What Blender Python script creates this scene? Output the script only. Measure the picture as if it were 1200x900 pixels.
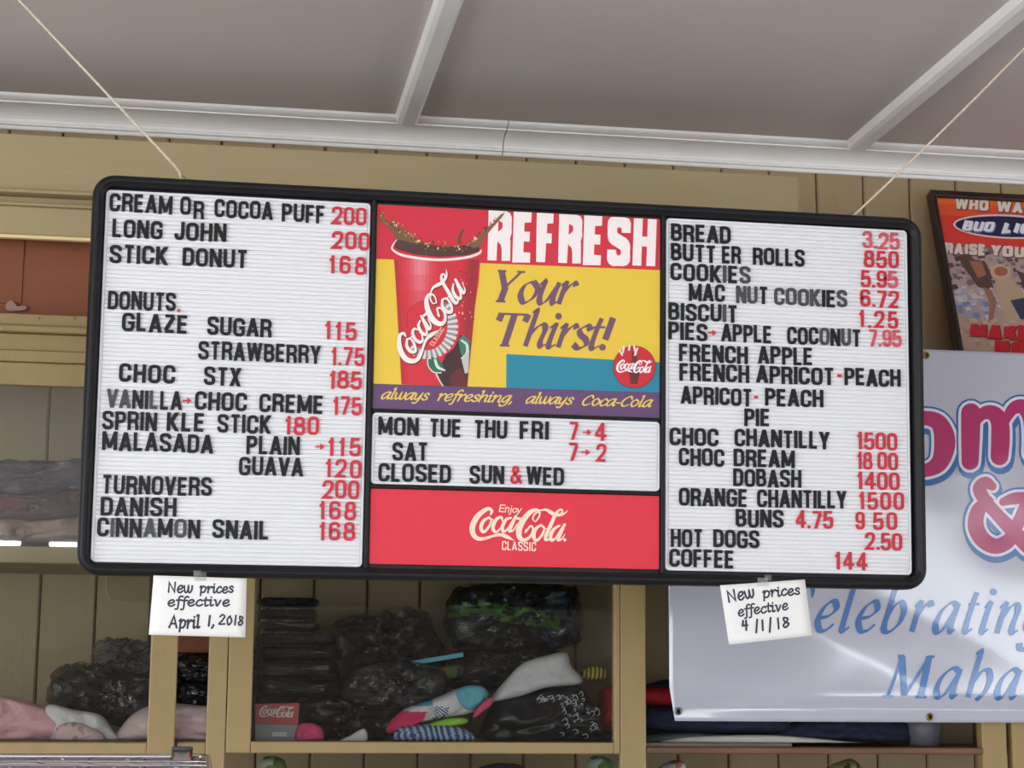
import bpy, bmesh, math, random
import numpy as np
from mathutils import Vector, Matrix, noise
random.seed(7)
SC = bpy.context.scene
for o in list(bpy.data.objects): bpy.data.objects.remove(o)
COL = SC.collection

# ------------------------------------------------------------------ camera
F = 2174.026                      # focal length in pixels of a 1200 px wide frame
CAMZ = 1.6
yw, pt, rl = 0.16304206, 0.16889066, 0.00705258
fw = np.array([math.sin(yw)*math.cos(pt), math.cos(yw)*math.cos(pt), math.sin(pt)])
rt = np.array([math.cos(yw), -math.sin(yw), 0.0]); up = np.cross(rt, fw)
r2 = rt*math.cos(rl) + up*math.sin(rl); u2 = -rt*math.sin(rl) + up*math.cos(rl)
cd = bpy.data.cameras.new('camera'); cam = bpy.data.objects.new('camera', cd); COL.objects.link(cam)
cd.sensor_width = 36; cd.lens = F/1200*36; cd.clip_start = 0.05; cd.clip_end = 200
cam.matrix_world = Matrix(((r2[0], u2[0], -fw[0], 0), (r2[1], u2[1], -fw[1], 0), (r2[2], u2[2], -fw[2], CAMZ), (0, 0, 0, 1)))
SC.camera = cam
SC.view_settings.view_transform = 'Standard'; SC.view_settings.look = 'None'
SC.view_settings.gamma = 1; SC.view_settings.use_curve_mapping = False
SC.view_settings.exposure = 0.09
LAMP = 22                         # output of the ceiling tubes

# ------------------------------------------------------------------ sky and daylight
wd = bpy.data.worlds.new('sky'); SC.world = wd; wd.use_nodes = True
nt = wd.node_tree; bg = nt.nodes['Background']
tc = nt.nodes.new('ShaderNodeTexCoord'); sep = nt.nodes.new('ShaderNodeSeparateXYZ')
rmp = nt.nodes.new('ShaderNodeValToRGB')
rmp.color_ramp.elements[0].position = 0.47; rmp.color_ramp.elements[0].color = (0.76, 0.77, 0.77, 1)
rmp.color_ramp.elements[1].position = 0.53; rmp.color_ramp.elements[1].color = (0.86, 0.93, 1.0, 1)
mpn = nt.nodes.new('ShaderNodeMapRange'); mpn.inputs['From Min'].default_value = -1
nt.links.new(tc.outputs['Generated'], sep.inputs[0]); nt.links.new(sep.outputs['Z'], mpn.inputs['Value'])
nt.links.new(mpn.outputs[0], rmp.inputs[0]); nt.links.new(rmp.outputs[0], bg.inputs['Color'])
bg.inputs['Strength'].default_value = 7.0
ROOM = dict(x0=-3.6, x1=8.4, y0=-9.0)
YC, YW = 2.95, 3.25               # front plane of the cabinet, plank wall behind it
# openings: (wall, a0, a1, z0, z1)
OPEN_L = [(-6.2, -2.6, 0.25, 2.35), (-2.2, 1.6, 0.25, 2.35)]
OPEN_F = [(5.2, 8.1, 1.86, 2.56), (-3.5, -1.85, 0.2, 2.5), (-1.6, 3.3, 0.05, 0.9), (3.5, 5.1, 0.1, 1.4)]  # first inferred from banner glare; the others unseen, added for frontal and upward light
OPEN_R = [(-6.0, 1.8, 0.1, 1.5)]  # unseen opening added to brighten the ceiling from below
def portal(loc, rot, sx, sy):
    l = bpy.data.lights.new('window_daylight', 'AREA'); l.shape = 'RECTANGLE'; l.size = sx; l.size_y = sy
    l.cycles.is_portal = True
    o = bpy.data.objects.new('window_daylight', l); COL.objects.link(o); o.location = loc; o.rotation_euler = rot
for a0, a1, z0, z1 in OPEN_L:
    portal((ROOM['x0']-0.1, (a0+a1)/2, (z0+z1)/2), (0, -math.pi/2, 0), z1-z0, a1-a0)
for a0, a1, z0, z1 in OPEN_F:
    portal(((a0+a1)/2, ROOM['y0']-0.1, (z0+z1)/2), (math.pi/2, 0, 0), a1-a0, z1-z0)

for a0, a1, z0, z1 in OPEN_R:
    portal((ROOM['x1']+0.1, (a0+a1)/2, (z0+z1)/2), (0, math.pi/2, 0), z1-z0, a1-a0)

# ------------------------------------------------------------------ pixel -> place
def ray(px, py):
    d = r2*((px-600)/F) - u2*((py-450)/F) + fw
    return Vector(d)
def at(px, py, Y):
    d = ray(px, py); t = Y/d.y
    return Vector((d.x*t, Y, CAMZ + d.z*t))
def on_plane(px, py, o, n):
    d = ray(px, py); c = Vector((0, 0, CAMZ)); t = (o-c).dot(n)/d.dot(n)
    return c + d*t

# ------------------------------------------------------------------ materials
def lin(c):
    return tuple(((v/255)/12.92 if v/255 <= 0.04045 else ((v/255+0.055)/1.055)**2.4) for v in c)
MATS = {}
def mat(name, rgb, rough=0.5, metal=0.0, bump=0.0, bscale=60, vary=0.0, vscale=4, stretch=(1, 1, 1), coat=0.0, spec=0.5, rgb2=None):
    if name in MATS: return MATS[name]
    m = bpy.data.materials.new(name); m.use_nodes = True; t = m.node_tree; p = t.nodes['Principled BSDF']
    p.inputs['Roughness'].default_value = rough; p.inputs['Metallic'].default_value = metal
    p.inputs['Specular IOR Level'].default_value = spec
    p.inputs['Coat Weight'].default_value = coat; p.inputs['Coat Roughness'].default_value = 0.1
    c = lin(rgb); tcn = t.nodes.new('ShaderNodeTexCoord'); mp = t.nodes.new('ShaderNodeMapping')
    mp.inputs['Scale'].default_value = stretch; t.links.new(tcn.outputs['Object'], mp.inputs[0])
    n = t.nodes.new('ShaderNodeTexNoise'); n.inputs['Scale'].default_value = vscale; n.inputs['Detail'].default_value = 5
    t.links.new(mp.outputs[0], n.inputs['Vector'])
    mx = t.nodes.new('ShaderNodeMix'); mx.data_type = 'RGBA'
    c2 = lin(rgb2) if rgb2 else tuple(max(0, v*(1-vary)) for v in c)
    mx.inputs['A'].default_value = (*c2, 1)
    mx.inputs['B'].default_value = (*(c if rgb2 else tuple(min(1, v*(1+vary)) for v in c)), 1)
    mr = t.nodes.new('ShaderNodeMapRange'); mr.inputs['From Min'].default_value = 0.3; mr.inputs['From Max'].default_value = 0.7
    t.links.new(n.outputs['Fac'], mr.inputs['Value']); t.links.new(mr.outputs[0], mx.inputs['Factor'])
    t.links.new(mx.outputs['Result'], p.inputs['Base Color'])
    if bump:
        n2 = t.nodes.new('ShaderNodeTexNoise'); n2.inputs['Scale'].default_value = bscale; n2.inputs['Detail'].default_value = 4
        t.links.new(mp.outputs[0], n2.inputs['Vector'])
        b = t.nodes.new('ShaderNodeBump'); b.inputs['Strength'].default_value = bump; b.inputs['Distance'].default_value = 0.004
        t.links.new(n2.outputs['Fac'], b.inputs['Height']); t.links.new(b.outputs[0], p.inputs['Normal'])
    MATS[name] = m; return m
def print_mat(name, rough=0.45, spec=0.5):
    if name in MATS: return MATS[name]
    m = bpy.data.materials.new(name); m.use_nodes = True; t = m.node_tree; p = t.nodes['Principled BSDF']
    p.inputs['Roughness'].default_value = rough; p.inputs['Specular IOR Level'].default_value = spec
    a = t.nodes.new('ShaderNodeAttribute'); a.attribute_name = 'Col'
    t.links.new(a.outputs['Color'], p.inputs['Base Color']); MATS[name] = m; return m
def clear_mat(name, tint=(1, 1, 1), rough=0.02, amount=0.06, edge=0.5, bump=0.0, bscale=30):
    m = bpy.data.materials.new(name); m.use_nodes = True; t = m.node_tree; t.nodes.clear()
    out = t.nodes.new('ShaderNodeOutputMaterial'); mix = t.nodes.new('ShaderNodeMixShader')
    tr = t.nodes.new('ShaderNodeBsdfTransparent'); tr.inputs[0].default_value = (*tint, 1)
    gl = t.nodes.new('ShaderNodeBsdfGlossy'); gl.inputs['Roughness'].default_value = rough
    lw = t.nodes.new('ShaderNodeLayerWeight'); lw.inputs['Blend'].default_value = 0.3
    mr = t.nodes.new('ShaderNodeMapRange'); mr.inputs['To Min'].default_value = amount; mr.inputs['To Max'].default_value = edge
    t.links.new(lw.outputs['Fresnel'], mr.inputs['Value']); t.links.new(mr.outputs[0], mix.inputs[0])
    t.links.new(tr.outputs[0], mix.inputs[1]); t.links.new(gl.outputs[0], mix.inputs[2]); t.links.new(mix.outputs[0], out.inputs[0])
    if bump:
        n2 = t.nodes.new('ShaderNodeTexNoise'); n2.inputs['Scale'].default_value = bscale; n2.inputs['Detail'].default_value = 3
        tcn = t.nodes.new('ShaderNodeTexCoord'); t.links.new(tcn.outputs['Object'], n2.inputs['Vector'])
        b = t.nodes.new('ShaderNodeBump'); b.inputs['Strength'].default_value = bump; b.inputs['Distance'].default_value = 0.02
        t.links.new(n2.outputs['Fac'], b.inputs['Height']); t.links.new(b.outputs[0], gl.inputs['Normal'])
        t.links.new(b.outputs[0], lw.inputs['Normal'])
    MATS[name] = m; return m
def glow(name, rgb, s):
    m = bpy.data.materials.new(name); m.use_nodes = True; p = m.node_tree.nodes['Principled BSDF']
    p.inputs['Emission Color'].default_value = (*rgb, 1); p.inputs['Emission Strength'].default_value = s; MATS[name] = m; return m
TAN = mat('tan_paint', (154, 131, 84), 0.42, vary=0.05, vscale=3, stretch=(6, 6, 0.6), bump=0.10, bscale=40)
TANB = mat('tan_wall_paint', (163, 141, 106), 0.5, vary=0.06, vscale=3, stretch=(8, 8, 0.5), bump=0.12, bscale=50)
TANH = mat('tan_paint_boards', (162, 146, 108), 0.42, vary=0.06, vscale=3, stretch=(0.7, 6, 4), bump=0.08, bscale=40)
SHELFM = mat('shelf_wood', (108, 74, 52), 0.45, vary=0.25, vscale=6, stretch=(1, 8, 8))
CEIL = mat('ceiling_paint', (214, 204, 200), 0.7, vary=0.03, vscale=1.5, bump=0.05, bscale=90)
TRIM = mat('white_trim_paint', (243, 241, 240), 0.4, vary=0.03, vscale=8)
FRAME = mat('charcoal_plastic', (30, 30, 33), 0.38, bump=0.05, bscale=500, vary=0.04, spec=.22)
PANEL = mat('white_letter_panel', (234, 235, 238), 0.35, vary=0.01)
BLACK = mat('black_letter', (20, 22, 24), 0.45, vary=0.1, vscale=40, spec=.3)
GREYL = mat('worn_black_letter', (62, 64, 66), 0.45, vary=0.25, vscale=90)
RED = mat('red_letter', (205, 30, 52), 0.4, vary=0.05)
REDF = mat('worn_red_letter', (214, 78, 96), 0.45, vary=0.2, vscale=90)
ROPE = mat('cotton_string', (216, 200, 182), 0.8, vary=0.15, vscale=300)
PAPER = mat('white_card', (246, 246, 243), 0.6, vary=0.01)
VINYL = mat('white_vinyl', (186, 188, 201), 0.10, vary=0.01, bump=0.006, bscale=260, spec=1.0)
CHROME = mat('chrome', (200, 200, 205), 0.2, metal=1.0)
STEEL = mat('grey_steel', (120, 126, 130), 0.3, metal=0.9)
BRASS = mat('brass', (150, 120, 60), 0.35, metal=0.9)
DARK = mat('dark_recess', (26, 22, 20), 0.8)
WOODF = mat('dark_wood_frame', (44, 30, 26), 0.35, vary=0.3, vscale=20)
CARD = mat('brown_cardboard', (134, 74, 44), 0.6, vary=0.06, vscale=6)
GLASS = clear_mat('door_glass', (0.93, 0.95, 0.93), 0.01, 0.045, 0.6)
FILM = clear_mat('clear_bag', (0.92, 0.92, 0.93), 0.05, 0.035, 0.9, bump=.25, bscale=90)
PRINT = print_mat('printed_ink', 0.42)
PRINTV = print_mat('banner_ink', 0.12, 0.9)
PRINTP = print_mat('poster_ink', 0.35)
INKN = print_mat('marker_ink', 0.6)

# ------------------------------------------------------------------ mesh helpers
def link(name, me, m=None, parent=None):
    o = bpy.data.objects.new(name, me); COL.objects.link(o)
    if m is not None and me is not None and not me.materials:
        me.materials.append(m)
    if parent is not None: o.parent = parent
    return o
def mesh(name, V, Fc, smooth=False, col=None):
    me = bpy.data.meshes.new(name); me.from_pydata([tuple(v) for v in V], [], Fc)
    if smooth: me.polygons.foreach_set('use_smooth', [True]*len(me.polygons))
    if col is not None:
        ca = me.color_attributes.new('Col', 'FLOAT_COLOR', 'CORNER'); buf = []
        for p, c in zip(me.polygons, col): buf += list(c)*p.loop_total
        ca.data.foreach_set('color', buf)
    me.update(); return me
def fix(me):
    bm = bmesh.new(); bm.from_mesh(me); bmesh.ops.recalc_face_normals(bm, faces=bm.faces); bm.to_mesh(me); bm.free(); return me
def empty(name, loc, mtx=None, parent=None):
    o = bpy.data.objects.new(name, None); COL.objects.link(o); o.empty_display_size = 0.05
    if mtx is not None: o.matrix_world = Matrix.Translation(loc) @ mtx.to_4x4()
    else: o.location = loc
    if parent is not None: o.parent = parent
    return o
def tag(o, label=None, cat=None, group=None, kind=None):
    if label: o['label'] = label
    if cat: o['category'] = cat
    if group: o['group'] = group
    if kind: o['kind'] = kind
    return o
def box_me(x0, x1, y0, y1, z0, z1, bev=0.0, seg=2):
    bm = bmesh.new(); bmesh.ops.create_cube(bm, size=1)
    for v in bm.verts:
        v.co = Vector(((x0+x1)/2 + v.co.x*(x1-x0), (y0+y1)/2 + v.co.y*(y1-y0), (z0+z1)/2 + v.co.z*(z1-z0)))
    if bev: bmesh.ops.bevel(bm, geom=bm.edges[:], offset=min(bev, 0.45*min(x1-x0, y1-y0, z1-z0)), segments=seg, affect='EDGES', profile=0.5)
    me = bpy.data.meshes.new('box'); bm.to_mesh(me); bm.free(); return me
def boxo(name, x0, x1, y0, y1, z0, z1, m, parent=None, bev=0.0015, base=None):
    """box in world coordinates; the object's origin is the parent's origin"""
    b = base if base is not None else Vector((0, 0, 0))
    return link(name, box_me(x0-b[0], x1-b[0], y0-b[1], y1-b[1], z0-b[2], z1-b[2], bev), m, parent)
def struct(name, me, m):
    o = link(name, me, m); o['kind'] = 'structure'; return o
def tube_me(pts, r, n=8, closed=False, caps=True):
    V, Fc = [], []; P = [Vector(p) for p in pts]; L = len(P); prev = None
    for i, p in enumerate(P):
        a = P[(i-1) % L] if (closed or i > 0) else p; b = P[(i+1) % L] if (closed or i < L-1) else p
        t = (b-a).normalized()
        if prev is None:
            u = t.orthogonal().normalized()
        else:
            u = (prev - t*prev.dot(t)).normalized()
        prev = u; w = t.cross(u)
        rr = r[i] if isinstance(r, (list, tuple)) else r
        for k in range(n):
            a_ = 2*math.pi*k/n; V.append(p + (u*math.cos(a_)+w*math.sin(a_))*rr)
    for i in range(L if closed else L-1):
        for k in range(n):
            j = (i+1) % L
            Fc.append((i*n+k, i*n+(k+1) % n, j*n+(k+1) % n, j*n+k))
    if caps and not closed:
        Fc.append(tuple(range(n-1, -1, -1))); Fc.append(tuple((L-1)*n+k for k in range(n)))
    return mesh('tube', V, Fc, True)
def join_me(mes):
    bm = bmesh.new()
    for me in mes: bm.from_mesh(me)
    out = bpy.data.meshes.new('joined'); bm.to_mesh(out); bm.free()
    for me in mes: bpy.data.meshes.remove(me)
    return out
def rr_loop(x0, x1, y0, y1, r, n=7):
    P = []
    for cx, cy, a0 in ((x1-r, y1-r, 0), (x0+r, y1-r, 90), (x0+r, y0+r, 180), (x1-r, y0+r, 270)):
        for k in range(n+1):
            a = math.radians(a0+90*k/n); P.append((cx+r*math.cos(a), cy+r*math.sin(a)))
    return P
def loft_rr(rect, prof, r, n=7, close_in=False, close_back=False, smooth=True):
    """prof: (inset, z); loops around a rounded rectangle"""
    x0, x1, y0, y1 = rect; V, Fc = [], []; N = 4*(n+1)
    for d, z in prof:
        for (x, y) in rr_loop(x0+d, x1-d, y0+d, y1-d, max(r-d, 0.0012), n): V.append((x, y, z))
    for i in range(len(prof)-1):
        for k in range(N):
            Fc.append((i*N+k, i*N+(k+1) % N, (i+1)*N+(k+1) % N, (i+1)*N+k))
    if close_in: Fc.append(tuple((len(prof)-1)*N+k for k in range(N)))
    if close_back: Fc.append(tuple(range(N-1, -1, -1)))
    me = mesh('rr', V, Fc, False)
    return fix(me)

# ------------------------------------------------------------------ stroke lettering
def fillet(pts, r, n=5, closed=False, sharp=()):
    out = []; L = len(pts)
    for i, p in enumerate(pts):
        if (not closed and i in (0, L-1)) or i in sharp: out.append(tuple(p)); continue
        a = Vector(pts[(i-1) % L]); b = Vector(p); c = Vector(pts[(i+1) % L])
        la, lc = (a-b).length, (c-b).length
        fa = 0.5 if (closed or i > 1) else 0.98
        fc = 0.5 if (closed or i < L-2) else 0.98
        ra, rc = min(r, la*fa), min(r, lc*fc)
        p0 = b+(a-b)/max(la, 1e-9)*ra; p1 = b+(c-b)/max(lc, 1e-9)*rc
        for k in range(n+1):
            t = k/n; q = p0*(1-t)**2 + b*2*t*(1-t) + p1*t*t
            # push towards a rounder corner
            q = q*0.86 + ((p0+p1)*0.5*(-0.0) + b*0.14 if 0 < k < n else q*0.14)
            out.append((q.x, q.y))
    return out
def catmull(pts, n=6, closed=False):
    P = [np.array(p, float) for p in pts]; L = len(P); out = []
    rng = range(L) if closed else range(L-1)
    for i in rng:
        p1, p2 = P[i], P[(i+1) % L]
        p0 = P[(i-1) % L] if (closed or i > 0) else 2*p1-p2
        p3 = P[(i+2) % L] if (closed or i < L-2) else 2*p2-p1
        for k in range(n):
            t = k/n
            out.append(tuple(0.5*((2*p1)+(-p0+p2)*t+(2*p0-5*p1+4*p2-p3)*t*t+(-p0+3*p1-3*p2+p3)*t**3)))
    if not closed: out.append(tuple(P[-1]))
    return out
def strip(pts, w, closed=False, cap=False):
    """returns left and right border points of a stroke"""
    P = [Vector((p[0], p[1])) for p in pts]; Q = [P[0]]; W = [w[0]] if isinstance(w, list) else None
    for i in range(1, len(P)):
        if (P[i]-Q[-1]).length > 1e-6:
            Q.append(P[i])
            if W is not None: W.append(w[i])
    if closed and (Q[0]-Q[-1]).length < 1e-6: Q.pop()
    P = Q; L = len(P)
    if W is None: W = [w]*L
    A, B = [], []
    for i in range(L):
        d1 = (P[i]-P[i-1]).normalized() if (i > 0 or closed) else None
        d2 = (P[(i+1) % L]-P[i]).normalized() if (i < L-1 or closed) else None
        if d1 is None: d1 = d2
        if d2 is None: d2 = d1
        n1, n2 = Vector((-d1.y, d1.x)), Vector((-d2.y, d2.x)); nn = n1+n2
        nn = nn.normalized() if nn.length > 1e-4 else n1
        k = 1/max(nn.dot(n1), 0.42)
        A.append(P[i]+nn*W[i]/2*k); B.append(P[i]-nn*W[i]/2*k)
    if cap and not closed:
        for end in (0, 1):
            p = P[0] if end == 0 else P[-1]; q = P[1] if end == 0 else P[-2]; wd_ = (W[0] if end == 0 else W[-1])/2
            d = (p-q).normalized(); n = Vector((-d.y, d.x)) * (1 if end else -1)
            for a in (0.4, 0.75, 0.97):
                e = p+d*wd_*a; h = n*wd_*math.sqrt(1-a*a)
                if end == 0: A.insert(0, e+h); B.insert(0, e-h)
                else: A.append(e+h); B.append(e-h)
    return A, B
R_ = 9  # "large" fillet marker
def G(*st): return st
# each stroke: (points, fillet?, closed, sharp indices); coordinates on the stroke centre-line box
O_ = [(0, 0), (1, 0), (1, 1), (0, 1)]
GL = {
 'A': (0.56, [([(0, -.08), (.5, 1), (1, -.08)], 0, 0, ()), ([(.17, .3), (.83, .3)], 0, 0, ())]),
 'B': (0.5, [([(0, .0), (1, 0), (1, .53), (0, .53)], 1, 0, ()), ([(0, 0), (0, 1), (.92, 1), (.92, .53), (0, .53)], 1, 0, (1,))]),
 'C': (0.5, [([(1, .66), (1, 1), (0, 1), (0, 0), (1, 0), (1, .34)], 1, 0, ())]),
 'D': (0.5, [([(0, 0), (1, 0), (1, 1), (0, 1)], 1, 0, ()), ([(0, -.08), (0, 1.08)], 0, 0, ())]),
 'E': (0.44, [([(1.1, 0), (0, 0), (0, 1), (1.1, 1)], 0, 0, ()), ([(0, .52), (1, .52)], 0, 0, ())]),
 'F': (0.42, [([(0, -.1), (0, 1), (1.1, 1)], 0, 0, ()), ([(0, .5), (1, .5)], 0, 0, ())]),
 'G': (0.52, [([(1, .68), (1, 1), (0, 1), (0, 0), (1, 0), (1, .46), (.5, .46)], 1, 0, (5,))]),
 'H': (0.5, [([(0, -.1), (0, 1.1)], 0, 0, ()), ([(1, -.1), (1, 1.1)], 0, 0, ()), ([(0, .52), (1, .52)], 0, 0, ())]),
 'I': (0.17, [([(.5, -.1), (.5, 1.1)], 0, 0, ())]),
 'J': (0.42, [([(1, 1.1), (1, 0), (0, 0), (0, .32)], 1, 0, ())]),
 'K': (0.5, [([(0, -.1), (0, 1.1)], 0, 0, ()), ([(1.02, 1.08), (0, .35)], 0, 0, ()), ([(.35, .62), (1.05, -.08)], 0, 0, ())]),
 'L': (0.42, [([(0, 1.1), (0, 0), (1.1, 0)], 0, 0, ())]),
 'M': (0.64, [([(0, -.1), (0, 1.02), (.5, .05), (1, 1.02), (1, -.1)], 0, 0, ())]),
 'N': (0.52, [([(0, -.1), (0, 1.02), (1, -.02), (1, 1.1)], 0, 0, ())]),
 'O': (0.52, [(O_, 1, 1, ())]),
 'P': (0.48, [([(0, -.1), (0, 1), (1, 1), (1, .45), (0, .45)], 1, 0, (1,))]),
 'Q': (0.52, [(O_, 1, 1, ())]),
 'R': (0.5, [([(0, -.1), (0, 1), (1, 1), (1, .49), (0, .49)], 1, 0, (1,)), ([(.5, .49), (.95, .46), (1, -.1)], 1, 0, ())]),
 'S': (0.5, [([(1, .72), (1, 1), (0, 1), (0, .58), (1, .42), (1, 0), (0, 0), (0, .28)], 1, 0, ())]),
 'T': (0.46, [([(-.1, 1), (1.1, 1)], 0, 0, ()), ([(.5, 1), (.5, -.1)], 0, 0, ())]),
 'U': (0.5, [([(0, 1.1), (0, 0), (1, 0), (1, 1.1)], 1, 0, ())]),
 'V': (0.52, [([(0, 1.1), (.5, 0), (1, 1.1)], 0, 0, ())]),
 'W': (0.74, [([(0, 1.1), (.26, 0), (.5, .95), (.74, 0), (1, 1.1)], 0, 0, ())]),
 'X': (0.5, [([(0, 1.1), (1, -.1)], 0, 0, ()), ([(1, 1.1), (0, -.1)], 0, 0, ())]),
 'Y': (0.5, [([(0, 1.1), (.5, .45), (1, 1.1)], 0, 0, ()), ([(.5, .5), (.5, -.1)], 0, 0, ())]),
 'Z': (0.46, [([(0, 1), (1, 1), (0, 0), (1.08, 0)], 0, 0, ())]),
 '0': (0.48, [(O_, 1, 1, ())]),
 '1': (0.30, [([(.7, -.1), (.7, 1.08)], 0, 0, ()), ([(.7, .93), (-.1, .72)], 0, 0, ())]),
 '2': (0.48, [([(0, .68), (0, 1), (1, 1), (1, .56), (0, 0), (1.08, 0)], 1, 0, (4,))]),
 '3': (0.48, [([(0, .75), (0, 1), (.95, 1), (.95, .53), (.4, .53)], 1, 0, ()), ([(.4, .53), (1, .53), (1, 0), (0, 0), (0, .28)], 1, 0, ())]),
 '4': (0.50, [([(.78, -.1), (.78, 1.0), (0, .27), (1.1, .27)], 0, 0, ())]),
 '5': (0.48, [([(1, 1), (.12, 1), (.06, .5), (1, .68), (1, 0), (0, 0), (0, .25)], 1, 0, (1, 2))]),
 '6': (0.48, [([(.97, .75), (.97, 1), (0, 1), (0, 0), (1, 0), (1, .58), (.1, .58), (0, .35)], 1, 0, ())]),
 '7': (0.46, [([(-.08, 1), (1, 1), (.35, -.1)], 0, 0, ())]),
 '8': (0.50, [([(0, 0), (1, 0), (1, .53), (0, .53)], 1, 1, ()), ([(.08, .53), (.92, .53), (.92, 1), (.08, 1)], 1, 1, ())]),
 '9': (0.48, [([(.03, .25), (.03, 0), (1, 0), (1, 1), (0, 1), (0, .42), (.9, .42), (1, .65)], 1, 0, ())]),
 '-': (0.30, [([(-.1, .45), (1.1, .45)], 0, 0, ())]),
 '.': (0.17, [([(.5, -.09), (.5, .09)], 0, 0, ())]),
 '&': (0.6, [([(1.05, -.05), (.15, .72), (.2, 1), (.65, 1), (.65, .7), (0, .38), (0, 0), (.6, 0), (.95, .5)], 1, 0, ())]),
}
def para(t, w):
    """slanted strokes, cut level at both ends: (x0, y0, x1, y1, horizontal width) in units of letter height"""
    h = t*1.12; e = t*.5
    return {
     'A': [(e, 0, w/2, 1, h), (w-e, 0, w/2, 1, h)], 'V': [(e, 1, w/2, 0, h), (w-e, 1, w/2, 0, h)],
     'W': [(e, 1, w*.28, 0, h*.92), (w*.28, 0, w/2, 1, h*.85), (w/2, 1, w*.72, 0, h*.85), (w*.72, 0, w-e, 1, h*.92)],
     'M': [(t*.5, 1, w/2, .12, h*.9), (w-t*.5, 1, w/2, .12, h*.9)], 'N': [(t*.55, 1, w-t*.55, 0, h)],
     'K': [(w-e*1.1, 1, t*.7, .36, h*1.15), (t+.02, .56, w-e*.95, 0, h*1.05)], 'X': [(e*1.1, 1, w-e*1.1, 0, h*1.05), (w-e*1.1, 1, e*1.1, 0, h*1.05)],
     'Y': [(e, 1, w/2, .42, h), (w-e, 1, w/2, .42, h)], 'Z': [(w-e*1.1, 1-t, e*1.1, t, h*1.1)],
     '7': [(w-e*1.1, 1-t, w*.36, 0, h)], '4': [(w*.70, 1, e*.9, .27+t*.5, h*.85)]}
PARA_KEEP = {'A': [1], 'V': [], 'W': [], 'X': [], 'Z': [0, 2], '7': [0], '4': [0, 1], 'K': [0], 'Y': [1], 'M': [0, 1], 'N': [0, 1]}
GLX = dict(GL)
GLX['M'] = (0.64, [([(0, -.1), (0, 1.1)], 0, 0, ()), ([(1, -.1), (1, 1.1)], 0, 0, ())])
GLX['N'] = (0.52, [([(0, -.1), (0, 1.1)], 0, 0, ()), ([(1, -.1), (1, 1.1)], 0, 0, ())])
GLX['Z'] = (0.46, [([(-.1, 1), (1.1, 1)], 0, 0, ()), ([], 0, 0, ()), ([(-.1, 0), (1.1, 0)], 0, 0, ())])
GLX['7'] = (0.46, [([(-.1, 1), (1.1, 1)], 0, 0, ())])
GLX['4'] = (0.50, [([(.74, -.1), (.74, 1.1)], 0, 0, ()), ([(-.1, .25), (1.3, .25)], 0, 0, ())])
GLX['Y'] = (0.5, [([], 0, 0, ()), ([(.5, .55), (.5, -.1)], 0, 0, ())])
GLX['A'] = (0.54, [([], 0, 0, ()), ([(.2, .24), (.8, .24)], 0, 0, ())])
def glyph_strokes(ch, t, wscale=1.0, hgt=1.0):
    """list of (points, closed) in units of letter height; also the width"""
    w, sts = GLX[ch]; w = w*wscale; out = []
    iw = max(w-t, 0.0); ih = hgt-t
    for si, (pts, f, closed, sharp) in enumerate(sts):
        if ch in PARA_KEEP and si not in PARA_KEEP[ch]: continue
        P = [(t/2+x*iw, t/2+y*ih) for x, y in pts]
        P = [(min(max(x, 0.0), w), min(max(y, 0.0), hgt)) if (i in (0, len(P)-1) and not closed) else (x, y) for i, (x, y) in enumerate(P)]
        if f: P = fillet(P, (0.26 if f == 1 else f), 5, bool(closed), sharp)
        out.append((P, bool(closed), None))
    for x0, y0, x1, y1, h in para(t, w).get(ch, []):
        out.append(([(x0, y0), (x1, y1)], False, h))
    return out, w
def solid_glyph(ch, t, depth, h):
    V, Fc = [], []; k = 0
    sts, w = glyph_strokes(ch, t, 1.0 if ch in 'I1.-' else 1.13)
    for si, (P, closed, hw) in enumerate(sts):
        if hw: A = [Vector((x-hw/2, y)) for x, y in P]; B = [Vector((x+hw/2, y)) for x, y in P]
        else: A, B = strip(P, t, closed)
        n = len(A); z1 = depth+si*6e-5; b = len(V)
        for a, c in zip(A, B):
            V += [(a.x*h, a.y*h, z1), (c.x*h, c.y*h, z1), (a.x*h, a.y*h, 0), (c.x*h, c.y*h, 0)]
        for i in range(n if closed else n-1):
            j = (i+1) % n; p, q = b+4*i, b+4*j
            Fc += [(p, p+1, q+1, q), (p, q, q+2, p+2), (p+1, p+3, q+3, q+1)]
        if not closed:
            Fc += [(b, b+2, b+3, b+1), (b+4*(n-1), b+4*(n-1)+1, b+4*(n-1)+3, b+4*(n-1)+2)]
    return fix(mesh('glyph', V, Fc)), w*h
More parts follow.
